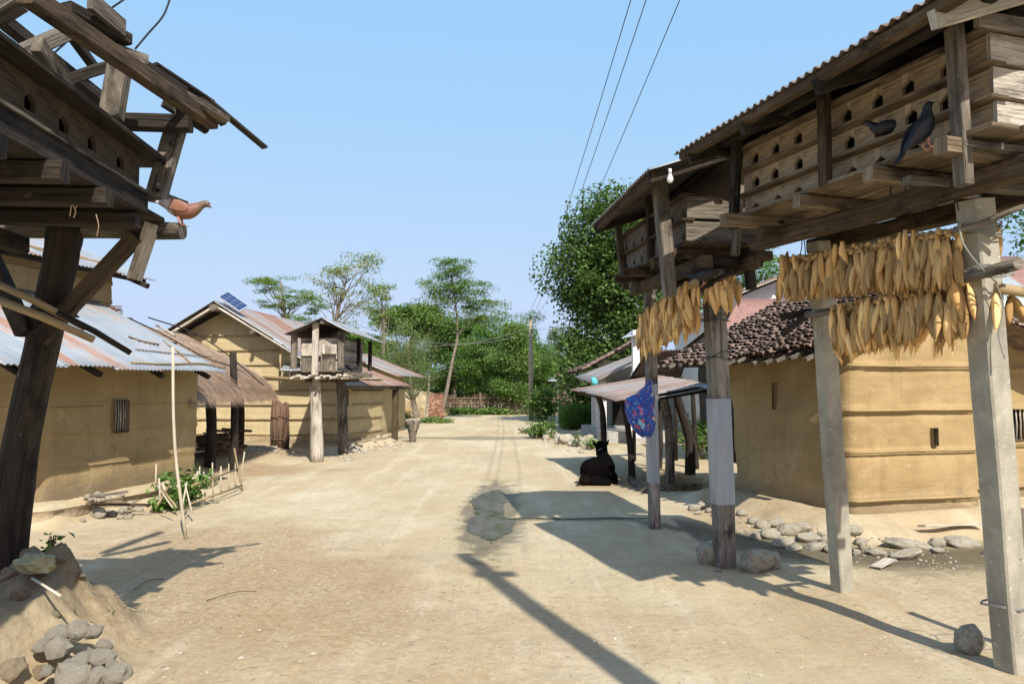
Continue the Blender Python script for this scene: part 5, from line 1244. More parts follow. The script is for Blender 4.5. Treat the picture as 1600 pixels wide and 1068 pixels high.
# ------------------------------------------------------------ blue bag
def bag():
    m, nt, b = newmat('blue_patterned_cloth')
    vec = coords(nt, 'UV', (1, 1, 1))
    vo = nd(nt, 'ShaderNodeTexVoronoi'); vo.inputs['Scale'].default_value = 32; nt.links.new(vec, vo.inputs['Vector'])
    c = ramp(nt, vo.outputs['Distance'], [(.10, (.10, .26, .62)), (.35, (.018, .085, .40)), (.7, (.012, .04, .26))])
    for sc, col, lo in ((9, (.50, .15, .30), .70), (8.5, (.55, .48, .26), .70), (7.1, (.25, .50, .65), .70), (16, (.55, .08, .06), .68)):
        mp = nd(nt, 'ShaderNodeMapping'); mp.inputs['Location'].default_value = (sc*3, sc, 0); nt.links.new(vec, mp.inputs[0])
        c = mixc(nt, ramp(nt, ntex(nt, mp.outputs[0], sc, 2, .5), [(lo-.06, 0.0), (lo-.04, 1.0)]), c, col)
    nt.links.new(c, b.inputs['Base Color']); b.inputs['Roughness'].default_value = .55
    bumpn(nt, b, ntex(nt, vec, 14, 4), .5, .01)
    mb = MB(710); rings = []
    for py, cx, hw, hd in ((596, 1013, 1.5, .012), (604, 1011, 6, .03), (614, 1006, 13, .05), (622, 1000, 21, .07), (632, 998, 21.5, .085), (645, 999, 21, .10), (658, 1001, 20, .10), (669, 1004, 16.5, .09), (677, 1006, 12, .06), (682, 1008, 7, .03)):
        rg = []
        for k in range(40):
            a = 2*math.pi*k/40; r_ = 1+.07*math.sin(a*5+py*.04)+.05*math.sin(a*9+py*.08)
            p = at(cx+hw*math.cos(a)*r_, py, 8.70); p.y += math.sin(a)*hd*r_-.05; rg.append(p)
        rings.append(rg)
    mb.ring(rings[::-1], sm=True)
    t = tag(mb.build('cloth_bag', m), 'blue patterned cloth bag hanging from the farther tin-wrapped post', 'bag')
    h = MB(711).curve([at(1011, 600, 8.68), at(1016, 594, 8.72), at(1020, 600, 8.76)], .012, 6).build('strap', m, t)
    MB(712).quad(at(1024, 617, 8.76), at(1029, 617, 8.76), at(1029, 625, 8.76), at(1024, 625, 8.76)).build('paper_tag', 'white', ls)
bag()

# ------------------------------------------------------------ stones
def rock(i, mat, sharp=.25):
    return MB(720+i).blob((0, 0, 0), (1, 1, 1), None, 2 if mat == 'clod' else 3, sharp, seed=i*5+1, fs=1.3, sm=mat != 'clod').build('stone', mat, loc=(0, 0, 0))
rocks = [rock(i, 'stone', .28) for i in range(5)]; clods = [rock(10+i, 'clod', .42) for i in range(4)]
lumps = [rock(20+i, 'plinth', .5) for i in range(3)]
rused = set()
def stone(p, r_, rz=None, set_=rocks, label=None, group=None, sink=.35, cat='stone'):
    i = rc.randrange(len(set_)); o = set_[i]
    if o.name in rused: o = o.copy(); COL.objects.link(o)
    rused.add(o.name); sx, sy, sz = r_ if hasattr(r_, '__len__') else (r_*rc.uniform(.9, 1.3), r_*rc.uniform(.75, 1.05), r_*rc.uniform(.55, .85))
    o.location = V(p.x, p.y, p.z+sz*(1-sink)); o.scale = (sx, sy, sz); o.rotation_euler = (rc.uniform(-.2, .2), rc.uniform(-.2, .2), rc.uniform(0, 6.28) if rz is None else rz)
    return tag(o, label, cat, group)
stone(gp(2.12, 6.92), (.135, .12, .115), 0, label='large rounded grey stone at the foot of the nearer tin-wrapped post', sink=.25)
stone(gp(1.80, 7.22), (.12, .12, .13), 1, label='pale stone half hidden behind the foot of the nearer tin-wrapped post', sink=.3)
stone(gp(2.28, 7.02), (.09, .08, .09), 0, label='smaller stone leaning against the large rounded stone by the post', sink=.3)
stone(gp(2.80, 4.90), (.085, .085, .10), 0, set_=rocks, label='dark round stone behind the foot of the right concrete post', sink=.3)
stone(G(1170, 893), .03, label='tiny pale stone just right of the large rounded post stone'); stone(G(1122, 892), .028, label='tiny pale stone just left of the large rounded post stone')
# heap of clods at the mound
for k, (px, py, w_, lift) in enumerate(((112, 1040, 52, 0), (92, 1008, 42, .03), (150, 1030, 34, 0), (182, 1026, 36, 0), (128, 1012, 30, .05), (160, 1002, 34, .05), (196, 1012, 24, 0), (92, 990, 36, .09), (124, 984, 34, .12), (146, 976, 26, .12), (164, 985, 24, .10), (108, 1022, 26, .03), (136, 1030, 22, 0), (142, 998, 22, .07), (176, 1005, 22, .03), (172, 1020, 20, .02), (66, 1008, 26, .02), (74, 1030, 20, 0))):
    Y0 = 4.02+(1040-py)*.0045; p = at(px, py, Y0); r_ = w_/2*p.y/F; g_ = hg(p.x, p.y); p.z = max(g_, min(p.z-r_*.7, g_+.10+lift))
    stone(p, (r_*1.08, r_*.92, r_*.86), set_=clods, label='rough grey clod in the heap at the foot of the earth mound', group='clods heaped at the mound', sink=.15)
for k, (px, py, w_) in enumerate(((16, 1000, 60), (48, 930, 46), (30, 960, 40), (72, 1040, 40), (60, 985, 38), (20, 1045, 70), (66, 905, 30), (95, 930, 26), (40, 1010, 34), (110, 945, 22), (85, 960, 26), (12, 940, 50), (125, 925, 20))):
    p = gz(px, py, .34); p.z = hg(p.x, p.y)
    stone(p, (w_/2*p.y/F*.75, w_/2*p.y/F*.65, w_/2*p.y/F*.5), set_=lumps, label='broken mud lump on the slope of the earth mound below the leaning post', group='mud lumps on the mound', sink=.75)
# stones in front of the low house
for k in range(38):
    px = rc.uniform(130, 262); py = 797+(px-130)*-.02+rc.uniform(-8, 16)*(1-abs(px-190)/110); p = G(px, py)
    stone(p, rc.uniform(.032, .062), label='small pale river stone in the row before the low left house', group='river stones before the low left house')
stone(G(153, 808), (.085, .08, .075), label='biggest round boulder at the left end of the stone row by the low house')
tag(MB(730).beam(at(135, 787, 9.55), at(235, 789, 9.9), .05, .03, jit=.012, seg=8).build('rotten_plank', 'wood_under'), 'rotten brown plank lying above the stones before the low house', 'plank')
tag(MB(731).beam(at(140, 775, 9.4), at(200, 768, 9.6), .12, .02, jit=.012, seg=8).build('bark_slab', 'wood_grey'), 'curled bark slab leaning on the mud plinth of the low house', 'plank')
# foundation stones on the right
for px, py, w_, h_ in ((1203, 832, 40, 20), (1232, 826, 40, 22), (1262, 838, 44, 20), (1252, 822, 34, 20), (1222, 846, 40, 16), (1275, 852, 36, 14), (1300, 856, 30, 14), (1334, 826, 30, 18), (1345, 845, 24, 14), (1312, 832, 26, 16),
                       (1192, 818, 30, 16), (1178, 812, 24, 14), (1337, 862, 14, 12), (1347, 852, 12, 14), (1368, 861, 32, 12), (1414, 864, 58, 18), (1418, 848, 75, 18), (1463, 846, 26, 18), (1464, 859, 22, 10), (1503, 845, 60, 18), (1160, 800, 22, 12), (1290, 842, 24, 14), (1240, 855, 30, 10), (1182, 836, 22, 10), (1213, 815, 30, 16)):
    p = G(px, py+h_*.4); s_ = p.y/F
    stone(p, (w_/2*s_*.92, w_*.30*s_+.02, h_*.42*s_+.008), rz=rc.uniform(-.3, .3), label='flat river stone in the footing along the clay-tiled house', group='footing stones along the clay-tiled house', sink=.42)
for k in range(26):
    px = rc.uniform(1140, 1330); py = 815+(px-1140)*.18+rc.uniform(-10, 16); p = G(px, py)
    stone(p, rc.uniform(.018, .04), label='small loose stone among the footing of the clay-tiled house', group='small stones along the clay-tiled house')
tag(MB(732).beam(G(1440, 833)+V(0, 0, .08), G(1535, 829)+V(0, 0, .08), .10, .022, up=(0, .2, 1), jit=.004, seg=6).build('plank', 'wood_pale'), 'bleached plank lying on the footing stones before the sunlit wall', 'plank')
tag(MB(733).beam(G(1368, 889)+V(0, 0, .02), G(1393, 882)+V(0, 0, .05), .10, .012, jit=.006, seg=4).build('broken_tile', 'wood_pale'), 'small curved broken tile lying alone on the moist ground', 'tile')
for px, py, w_ in ((1085, 797, 22), (1098, 793, 16), (1108, 800, 14), (1090, 803, 12), (1120, 806, 16)):
    p = G(px, py); stone(p, w_/2*p.y/F, label='grey stone in the little group behind the nearer tin-wrapped post', group='stones behind the tin-wrapped post')
# stone patch beside the lane, middle right
for k in range(90):
    t = rc.random(); px = 828+t*108+rc.gauss(0, 6); py = 676+t*22+rc.gauss(0, 5); p = G(px, py)
    stone(p, rc.uniform(.05, .13)*(1 if k % 5 else 1.3), label='pale stone in the strip of rubble beside the lane', group='rubble stones beside the lane')
stone(G(884, 694), (.24, .2, .17), label='big pale boulder in the rubble strip beside the lane', sink=.2)
stone(G(822, 676), (.3, .22, .16), label='pale boulder at the far left tip of the rubble strip', sink=.2)
def rubble(label, seed, pts):
    mb = MB(seed)
    for (p, r_) in pts: mb.blob(p+V(0, 0, r_*.15), (r_*mb.r.uniform(.9, 1.4), r_*mb.r.uniform(.7, 1), r_*mb.r.uniform(.4, .7)), Matrix.Rotation(mb.r.uniform(0, 3), 3, 'Z'), 2, .3, mb.r.random()*20)
    tag(mb.build('rubble', 'stone'), label, kind='stuff')
rubble('small stones scattered by the gabled house wall', 751, [(G(rc.uniform(372, 432), rc.uniform(697, 708)), rc.uniform(.02, .06)) for k in range(90)])
rubble('small stones along the side of the gabled house', 752, [(G(535+t*95+rc.gauss(0, 4), 706-t*14+rc.gauss(0, 5)), rc.uniform(.02, .085)) for t in [rc.random() for k in range(120)]])
rubble('edging stones along the porch house platform', 753, [(G(905+t*95, 668+t*28+rc.gauss(0, 2)), rc.uniform(.05, .11)) for t in [rc.random() for k in range(60)]])
rubble('small rubble among the larger stones beside the lane', 754, [(G(828+t*108+rc.gauss(0, 9), 676+t*22+rc.gauss(0, 6)), rc.uniform(.02, .06)) for t in [rc.random() for k in range(160)]])
rubble('tiny stones among the footing of the clay-tiled house', 755, [(G(px, 815+(px-1140)*.16+rc.uniform(-14, 20)), rc.uniform(.006, .02)) for px in [rc.uniform(1140, 1500) for k in range(170)]])
# pebbles, chips and straw lying about
def scatter(name, n_, area, size, mat, seed, label):
    r = np.random.RandomState(seed); v = []; f = []
    for k in range(n_):
        y = area[2]+(area[3]-area[2])*r.rand()**1.6; x = r.uniform(area[0], area[1]); 
        s_ = size*(.4+r.rand()**3*1.8)
        if noise.noise(Vector((x*.9, y*.9, seed)))+r.rand()*.7 < .25: continue
        z = hg(x, y); b = len(v); a = r.rand()*6.28; ca, sa = math.cos(a), math.sin(a)
        el = 1+r.rand()*1.2
        for dx, dy, dzz in ((1, 0, .1), (.1, .8, .1), (-1, .1, .1), (-.1, -.8, .1), (0, 0, .75)):
            v.append((x+(dx*el*ca-dy*sa)*s_, y+(dx*el*sa+dy*ca)*s_, z+dzz*s_*.8-.002))
        f += [(b, b+1, b+4), (b+1, b+2, b+4), (b+2, b+3, b+4), (b+3, b, b+4)]
    tag(fast(name, v, f, mat), label, kind='stuff')
K['chip'] = gm('pale_chips', [(.3, (.38, .33, .25)), (.7, (.62, .58, .5))], scale=9, rough=.9, bump=0, island=.5)
scatter('pebbles', 5200, (-4.2, 5.5, 3.2, 16), .0062, 'chip', 3, 'tiny pale pebbles and chips scattered over the packed earth')
scatter('dark_crumbs', 4200, (-4.2, 5.5, 3.2, 15), .0065, 'plinth', 5, 'small earth crumbs scattered over the lane')
vs = []; fs = []; r = random.Random(15)
for k in range(6500):
    cx, cy, sx, sy = r.choice(((-2.9, 8.3, .9, .6), (-2.4, 7.2, .8, .8), (-5.3, 15.4, .9, .5), (-1.9, 5.9, 1.2, .8), (-6.0, 18.4, 1.0, .4), (.5, 5.5, 2.0, 1.4)))
    x = r.gauss(cx, sx); y = r.gauss(cy, sy)
    if abs(y-cy) > 2.4*sy: continue
    a = r.uniform(0, 6.28); L = r.uniform(.02, .08); z = hg(x, y)+.003; d = V(math.cos(a), math.sin(a), r.uniform(-.02, .12))*L; w_ = V(-math.sin(a), math.cos(a), 0)*r.uniform(.0012, .005)
    b = len(vs); p = V(x, y, z); vs += [p-w_, p+w_, p+d]; fs.append((b, b+1, b+2))
tag(fast('dry_litter', vs, fs, 'straw'), 'dry leaf and straw litter strewn on the ground', kind='stuff')
mb = MB(740)
mb.curve([G(1070*0+322, 940)+V(0, 0, .012), G(370, 930)+V(0, 0, .03), G(400, 925)+V(0, 0, .01)], .004, 4); tag(mb.build('twig', 'stick'), 'long thin curved twig lying on the lane right of the loft shadow', 'twig')
mb = MB(741); mb.curve([G(208, 924)+V(0, 0, .012), G(232, 912)+V(0, 0, .03), G(255, 906)+V(0, 0, .01)], .004, 4); tag(mb.build('twig', 'stick'), 'thin twig lying inside the loft shadow', 'twig')
mb = MB(742)
for k in range(14):
    p = G(mb.r.uniform(168, 178), mb.r.uniform(949, 960)); q_ = G(mb.r.uniform(205, 226), mb.r.uniform(952, 958)); mb.curve([p+V(0, 0, .01), (p+q_)/2+V(0, 0, .02), q_+V(0, 0, .005)], [.0022, .002, .0008], 4)
tag(mb.build('grass_tuft', 'leaf_olive'), 'few long green grass blades lying at the mound edge in shadow', 'grass')
tag(MB(743).tube([at(50, 903, 4.5), at(94, 930, 4.25)], .008, 6).build('stick', 'bamboo_pale'), 'short pale stick lying on the mound below the sack', 'stick')
p = at(56, 880, 4.62); tag(MB(744).blob((p.x, p.y, p.z), (.125, .085, .055), Matrix.Rotation(-.3, 3, 'Z'), 4, .35, 4, 2.2).build('sack', 'sack'), 'crumpled dusty green sack on top of the mound beside the leaning post', 'sack')

# ------------------------------------------------------------ vegetation
def leafmesh(name, clumps, per, L, mat, parent, seed, up=.5, wid=.5, droop=0.0):
    """clumps: array n x 6 (centre, spread)"""
    r = np.random.RandomState(seed); c = np.asarray(clumps, float); n_ = len(c)*per
    idx = np.repeat(np.arange(len(c)), per)
    pos = c[idx, :3]+np.clip(r.normal(size=(n_, 3)), -1.5, 1.5)*c[idx, 3:6]*.5
    nrm_ = r.normal(size=(n_, 3)); nrm_[:, 2] = np.abs(nrm_[:, 2])+up*2; nrm_ += (pos-c[idx, :3])/np.maximum(c[idx, 3:6], 1e-3)*.5
    nrm_ /= np.linalg.norm(nrm_, axis=1)[:, None]
    t = r.normal(size=(n_, 3)); t -= nrm_*(t*nrm_).sum(1)[:, None]; t /= np.linalg.norm(t, axis=1)[:, None]
    t[:, 2] -= droop; t /= np.linalg.norm(t, axis=1)[:, None]
    b = np.cross(nrm_, t); l = L*(.6+r.rand(n_)*.8)[:, None]; w_ = l*wid
    fold = nrm_*l*.12
    v = np.empty((n_, 4, 3)); v[:, 0] = pos-t*l*.5; v[:, 1] = pos+b*w_*.5+fold-t*l*.08; v[:, 2] = pos+t*l*.5; v[:, 3] = pos-b*w_*.5+fold-t*l*.08
    return fast(name, v.reshape(-1, 3), np.arange(n_*4).reshape(-1, 4), mat, parent)
def ellclumps(lobes, seed, inner=.45):
    r = np.random.RandomState(seed); out = []
    for (cx, cy, cz, rx, ry, rz, n_, s_) in lobes:
        d = r.normal(size=(n_, 3)); d /= np.linalg.norm(d, axis=1)[:, None]; k = (inner+(1-inner)*r.rand(n_)**.6)[:, None]*(.85+.3*r.rand(n_)[:, None])
        p = np.array([cx, cy, cz])+d*k*np.array([rx, ry, rz]); s = s_*(.6+.8*r.rand(n_))
        out.append(np.column_stack([p, s, s, s*.7]))
    return np.vstack(out)
def tree(name, lab, base, trunk, r0, lobes, L, per, mat, seed, wid=.5, droop=0., nb=14, flat=None, cat='tree', up=.5, group=None, twig=.012, inner=.45, extra=None, lk=.2, lo_=.5):
    base = Vector(base); t = thing(name, lab, cat, base, group); r = random.Random(seed)
    P_ = [base+Vector(q) for q in trunk]; mb = MB(seed); k = len(P_)
    mb.curve(P_, [r0*(1-.75*i/(k-1)) for i in range(k)], 9, jit=.05)
    lob = [(base.x+l[0], base.y+l[1], base.z+l[2], *l[3:]) for l in lobes]
    c = ellclumps(lob, seed, inner)
    if flat: c[:, 5] *= flat
    ids = r.sample(range(len(c)), min(nb, len(c)))
    for i in ids:
        q = Vector(c[i, :3]); j = r.uniform(lo_, 1)*(k-1); a = P_[int(j)]; a = a+(P_[min(k-1, int(j)+1)]-a)*(j-int(j))
        if a.z > q.z-.15:
            lowp = [p_ for p_ in P_ if p_.z < q.z-.25]; a = lowp[-1] if lowp else P_[0]
        m_ = (a+q)/2+Vector((r.uniform(-.2, .2), r.uniform(-.2, .2), r.uniform(-.1, .3)))*(q-a).length*.3
        mb.curve([a, m_, q], [r0*lk, r0*lk*.5, twig], 6, sub=3)
    mb.build('trunk', 'bark', t)
    leafmesh('crown', c, per, L, mat, t, seed, up, wid, droop)
    if extra:
        c2 = c[np.random.RandomState(seed+1).rand(len(c)) < extra[1]]
        leafmesh('blossom', c2, extra[2], extra[3], extra[0], t, seed+2)
    return t
tree('broadleaf_tree', 'tall dense glossy-leaved tree behind the small pigeon loft', (4.6, 34, 0), [(0, 0, 0), (.1, 0, 2.2), (0, .1, 4.5), (.2, 0, 7.5)], .28,
     [(-.1, 0, 8.3, 2.1, 2.0, 1.9, 120, .85), (-1.0, 0, 6.6, 2.15, 2.2, 1.8, 130, .8), (.6, 0, 5.4, 2.6, 2.3, 2.0, 110, .8), (-.5, 0, 3.6, 2.0, 2.0, 1.6, 110, .8), (-.7, -.3, 1.8, 1.9, 1.8, 1.3, 90, .7), (1.2, 0, 9.0, 1.4, 1.4, 1.2, 55, .8), (2.0, 0, 6.8, 1.8, 2, 2.2, 70, .9)],
     .15, 95, 'leaf', 801, wid=.72, up=.25, nb=30, inner=.5)
# line of green beyond the fence
specs = [('bamboo_clump', 'dense drooping bamboo clump behind the middle of the far fence', -1.4, 50, 6.5, 2.8, 'leaf_bright', .20, .24),
         ('bamboo_clump', 'tall bamboo clump behind the fence directly left of the utility pole', 1.4, 51, 6.1, 2.6, 'leaf_bright', .20, .24),
         ('broadleaf_tree', 'dark rounded tree beyond the fence between bamboo clump and leaning slender tree', -4.0, 54, 7.0, 2.6, 'leaf_dark', .19, .5),
         ('broadleaf_tree', 'broad green treetop rising highest behind the far house roofs', -6.6, 50, 7.9, 3.0, 'leaf_mid', .19, .45),
         ('broadleaf_tree', 'lower green tree farthest left behind the gabled house', -10.4, 52, 6.0, 2.3, 'leaf_dark', .19, .5),
         ('broadleaf_tree', 'hazy grey-green tree beyond the fence right of the utility pole', 3.9, 56, 6.3, 2.7, 'leaf_olive', .19, .4),
         ('broadleaf_tree', 'shadowy low tree beyond the white shed near the hedge', 7.0, 54, 5.2, 2.6, 'leaf_dark', .19, .5),
         ('feathery_tree', 'feathery tree standing over the bamboo just right of the slender tree', .2, 47, 6.0, 1.5, 'leaf_feather', .15, .35)]
for i, (nm, lb_, x, y, h, r_, mt, L, wd) in enumerate(specs):
    bam = nm == 'bamboo_clump'; rt = random.Random(900+i); lobes = []
    for k in range(17):
        hh = h*rt.uniform(.18, .80) if k else h*.82; a = rt.uniform(0, 6.28); d = r_*rt.uniform(.25, .85)*(1 if hh < h*.6 else .55)
        lobes.append((d*math.cos(a), d*math.sin(a)*.7-.3, hh, r_*rt.uniform(.30, .48), r_*.4, r_*rt.uniform(.20, .34), 17, .62))
    tree(nm, lb_, (x, y, 0), [(0, 0, 0), (.1, 0, h*.4), (.2, 0, h*.75)], .2 if not bam else .07, lobes,
         L, 88, mt, 810+i, wid=wd, droop=.7 if bam else .1, up=.3, nb=18, inner=.35, lo_=.3, extra=('leaf_yellow', .10, 14, .13) if i in (3, 7) else None)
tag(tree('shade_thicket', 'deep shaded thicket closing the view low behind the far fence', (-2, 60, 0), [(0, 0, 0), (0, 0, 1), (0, 0, 2)], .1,
     [(-6, 0, 1.8, 5, 1.5, 1.8, 120, 1.1), (2, 0, 1.8, 6, 1.5, 1.8, 140, 1.1), (9, 0, 2, 4, 1.5, 1.8, 80, 1.1)], .3, 60, 'leaf_dark', 829, nb=4), cat='thicket')
tree('slender_tree', 'slender leaning tree with feathery crown behind the brick pile', (-3.55, 39, 0), [(0, 0, 0), (.34, 0, 1.6), (.58, 0, 2.9), (.84, 0, 4.2), (.72, 0, 5.8), (.5, 0, 7.2)], .115,
     [(.6, 0, 7.6, .95, .9, .5, 26, .5), (-.1, 0, 6.7, .95, .9, .8, 34, .5), (.8, 0, 5.9, 1.1, .9, .7, 26, .5), (1.6, 0, 6.4, 1.1, .9, .8, 30, .5), (2.4, 0, 5.4, 1.1, .9, .7, 26, .5), (1.2, 0, 5.0, 1.2, .9, .5, 16, .5)], .13, 80, 'leaf_feather', 830, wid=.35, flat=.45, nb=26, up=1.2, twig=.010, lo_=.72, extra=('leaf_yellow', .14, 20, .13))
tree('feathery_tree', 'feathery green tree behind the gabled house directly above the solar panel', (-9.2, 31, 0), [(0, 0, 0), (.1, 0, 2.5), (.2, 0, 4.3), (0, 0, 5.8)], .13,
     [(-.3, 0, 5.7, .9, .8, .35, 18, .45), (.7, 0, 5.2, .8, .8, .3, 14, .45), (-.1, 0, 4.9, .8, .8, .25, 10, .4), (.6, 0, 4.3, .9, .8, .3, 10, .45), (1.4,0,4.7,.4,.5,.25,7,.4)], .11, 95, 'leaf_feather', 831, wid=.35, flat=.3, nb=30, up=1.5, twig=.008, inner=.2)
tree('yellowing_tree', 'sparse tree with yellowing leaves above the ridge of the gabled house', (-7.9, 33, 0), [(0, 0, 0), (.1, 0, 2.6), (.5, 0, 4.6), (.9, 0, 6.2)], .14,
     [(.6, 0, 6.5, 1.5, .9, .7, 26, .5), (1.5, 0, 6.9, .9, .8, .5, 16, .45), (-.1, 0, 5.6, 1.1, .9, .5, 16, .4), (1.4, 0, 5.4, 1.1, .9, .6, 16, .45), (.8, 0, 4.2, .9, .8, .5, 12, .4)], .10, 34, 'leaf_yellow', 832, wid=.4, flat=.7, nb=40, up=.8, twig=.008, inner=.2, extra=('leaf_feather', .5, 36, .11))
tree('feathery_tree', 'small feathery treetop with yellow flowers right of the yellowing tree', (-6.0, 36, 0), [(0, 0, 0), (.1, 0, 3), (.1, 0, 5.2)], .11,
     [(.0, 0, 5.9, .6, .6, .5, 16, .4), (-.4, 0, 5.0, .6, .6, .4, 10, .4)], .12, 60, 'leaf_feather', 833, wid=.35, flat=.5, nb=16, up=1, extra=('leaf_yellow', .35, 20, .12))
tree('fine_leaved_tree', 'grey-green fine-leaved small tree beside the far mud house', (-4.15, 35, 0), [(0, 0, 0), (-.25, 0, 1.0), (-.4, 0, 2.2), (-.5, 0, 3.6)], .16,
     [(-.5, 0, 3.6, 1.2, 1.2, .9, 46, .6), (-1.0, 0, 2.5, 1.1, 1.1, .8, 40, .6), (.3, 0, 2.6, 1.0, 1.1, .9, 36, .6), (-.5,0,1.7,1.2,1.1,.4,20,.5)], .10, 105, 'leaf_olive', 834, wid=.2, up=.3, nb=30, droop=.3)
tree('feathery_tree', 'green tree rising behind the red tin roof right of the small loft', (9.7, 31, 0), [(0, 0, 0), (.1, 0, 3), (0, 0, 5.5)], .2,
     [(0, 0, 6.3, 1.2, 1.2, .9, 40, .6), (-.8, 0, 5.0, 1.2, 1.2, 1.0, 40, .6), (1.0, 0, 5.0, 1.3, 1.2, 1.0, 40, .6)], .15, 70, 'leaf_bright', 835, wid=.4, flat=.7, nb=20, up=.8, extra=('leaf_yellow', .25, 16, .12))
tree('broadleaf_tree', 'dark treetop at the right edge beyond the post', (15.6, 22, 0), [(0, 0, 0), (0, 0, 3), (0, 0, 5)], .2, [(0, 0, 6.2, 1.3, 1.3, 1.2, 50, .6)], .16, 60, 'leaf_dark', 836, up=.4)
def bush(name, lab, p, rx, ry, rz, L, n_, per, mat, seed, cat='bush', wid=.45, stems=8, group=None, extra=None, up=.4):
    t = thing(name, lab, cat, p, group); mb = MB(seed)
    c = ellclumps([(p.x, p.y, p.z+rz*.95, rx, ry, rz*.9, n_, L*1.6)], seed, .15)
    for i in range(stems):
        q = c[i % len(c)]; mb.curve([p+V(mb.r.uniform(-.1, .1)*rx, 0, -.02), (p+Vector(q[:3]))/2+V(0, 0, .05), Vector(q[:3])], [L*.05+.002, L*.04+.002, .002], 5, sub=2)
    mb.build('stem', 'stick', t); leafmesh('foliage', c, per, L, mat, t, seed, up, wid)
    if extra: leafmesh('flowers', c[::3], 3, L*.6, extra, t, seed+3)
    return t
bush('leafy_bush', 'leafy green bush inside the small stick fence by the low left house', gp(-4.40, 10.7), .36, .30, .27, .075, 44, 13, 'leaf_bright', 841, wid=.6)
bush('leafy_bush', 'lower green weeds at the left end of the small stick fence', gp(-4.48, 10.25), .24, .2, .12, .07, 26, 12, 'leaf_bright', 842, wid=.6)
bush('seedling', 'little broad-leaved seedling on top of the earth mound', V(at(82, 862, 4.9).x, 4.9, hg(at(82, 862, 4.9).x, 4.9)), .045, .045, .06, .05, 9, 3, 'leaf_bright', 843, 'plant', wid=.85, stems=4, up=.8)
bush('flowering_bush', 'low green bush at the tip of the rubble strip in the lane', G(848, 684), .50, .4, .27, .10, 60, 22, 'leaf_feather', 844, wid=.45)
bush('hedge_plant', 'small leafy plant left of the cow in the rubble strip', G(923, 702), .18, .18, .17, .08, 16, 12, 'leaf_feather', 845, 'plant')
bush('flowering_plant', 'small plant with pinkish flowers in the rubble strip', G(903, 698), .13, .13, .20, .07, 12, 7, 'leaf_dark', 846, 'plant', extra='pink_leg')
bush('potted_shrub', 'bushy shrub wrapped round the foot of the far utility pole', gp(1.45, 37), .72, .6, .85, .20, 60, 26, 'leaf_feather', 847, 'shrub')
bush('weeds', 'dark green weeds under the fine-leaved tree beside the far house', gp(-4.7, 32), .9, .6, .35, .14, 50, 20, 'leaf_dark', 848, 'weeds')
bush('grass_tuft', 'bright grass tuft at the foot of the brick pile', gp(-3.4, 35.5), .8, .5, .10, .12, 30, 24, 'leaf_feather', 849, 'grass')
bush('grass_strip', 'line of bright grass along the foot of the far fence', gp(-2.0, 46), 2.6, .4, .18, .2, 70, 24, 'leaf_feather', 850, 'grass')
bush('weeds', 'dark weeds beside the porch pillar of the far gabled house side', G(598, 676)+V(.1, 2, 0), .3, .3, .35, .1, 16, 16, 'leaf_dark', 851, 'weeds')
bush('weeds', 'green weeds glimpsed between the dark posts of the cow shed', gp(4.2, 17.6), .5, .3, .55, .12, 40, 20, 'leaf_feather', 854, 'weeds')
# clipped hedge
hd = thing('clipped_hedge', 'low clipped green hedge beside the far porch house', 'hedge', gp(3.0, 31))
r = np.random.RandomState(3); n_ = 900
u = r.uniform(-1, 1, (n_, 3)); ax_ = r.randint(0, 3, n_); u[np.arange(n_), ax_] = np.sign(u[np.arange(n_), ax_]); 
pc_ = np.array([2.95, 31, .42])+u*np.array([.95, 1.3, .38]); leafmesh('foliage', np.column_stack([pc_, np.full((n_, 3), .14)]), 16, .075, 'leaf_bright', hd, 5)
MB(852).box((2.95, 31, .40), (1.7, 2.4, .66), ch=.2).build('inner_twigs', 'leaf_dark', hd)

# ------------------------------------------------------------ far fence, pole, wires, small things
fn = thing('wattle_fence', 'long brown wattle fence closing the far end of the lane', 'fence', (-.5, 47, 0))
mb = MB(860)
for k in range(430):
    x = -4.2+k*.0186+mb.r.uniform(-.02, .02); h = 1.0+.35*nz(x, 0, 0, .8)+mb.r.uniform(-.12, .2); y = 47+.05*math.sin(k)
    mb.beam((x, y, 0), (x+mb.r.uniform(-.08, .08), y, h), .022, .015)
mb.build('wattle_panel', 'stick', fn)
mb = MB(861)
for z in (.3, .65, .95): mb.tube([(-4.3, 46.95, z), (0, 46.95, z+.04), (4.0, 46.95, z)], .025, 6)
mb.build('rail', 'bamboo', fn)
for x in (-4.2, -1.9, .9, 3.6): MB(862).tube([(x, 46.9, 0), (x, 46.9, 1.3)], .05, 7).build('post', 'wood_grey', fn)
fn = thing('wattle_fence', 'taller stick fence in front of the white shed right of the utility pole', 'fence', (5.4, 44, 0)); mb = MB(863)
for k in range(260):
    x = 2.6+k*.0125; mb.beam((x, 44, 0), (x+mb.r.uniform(-.1, .1), 44, 1.45+mb.r.uniform(-.3, .3)), .02, .015)
mb.build('wattle_panel', 'stick', fn); MB(864).tube([(2.6, 43.95, .9), (5.9, 43.95, .9)], .03, 6).build('rail', 'bamboo', fn)
ws = thing('white_shed', 'low white-walled shed beyond the fence right of the utility pole', 'shed', (5, 50, 0))
mb, _ = mudwall([(2.6, 52), (2.6, 50), (5.6, 50), (5.6, 52)], 0, 2.0, seed=9, colst=.5, rowst=.4, amp=.01); mb.build('wall', 'blueish', ws)
corr(MB(865), (2.3, 49.6, 2.0), (6, 49.6, 2.0), (6, 52, 2.6), (2.3, 52, 2.6), sub=3, pitch=.12).build('roof', 'tin', ws)
st = thing('corn_stalk_heap', 'pale tan heap of corn stalks beyond the far mud house', 'heap', (-5.2, 42, 0)); mb = MB(866)
mb.blob((-5.2, 42, .5), (1.6, .8, 1.0), None, 3, .3, 3); mb.build('heap_core', 'plinth', st); mb = MB(867)
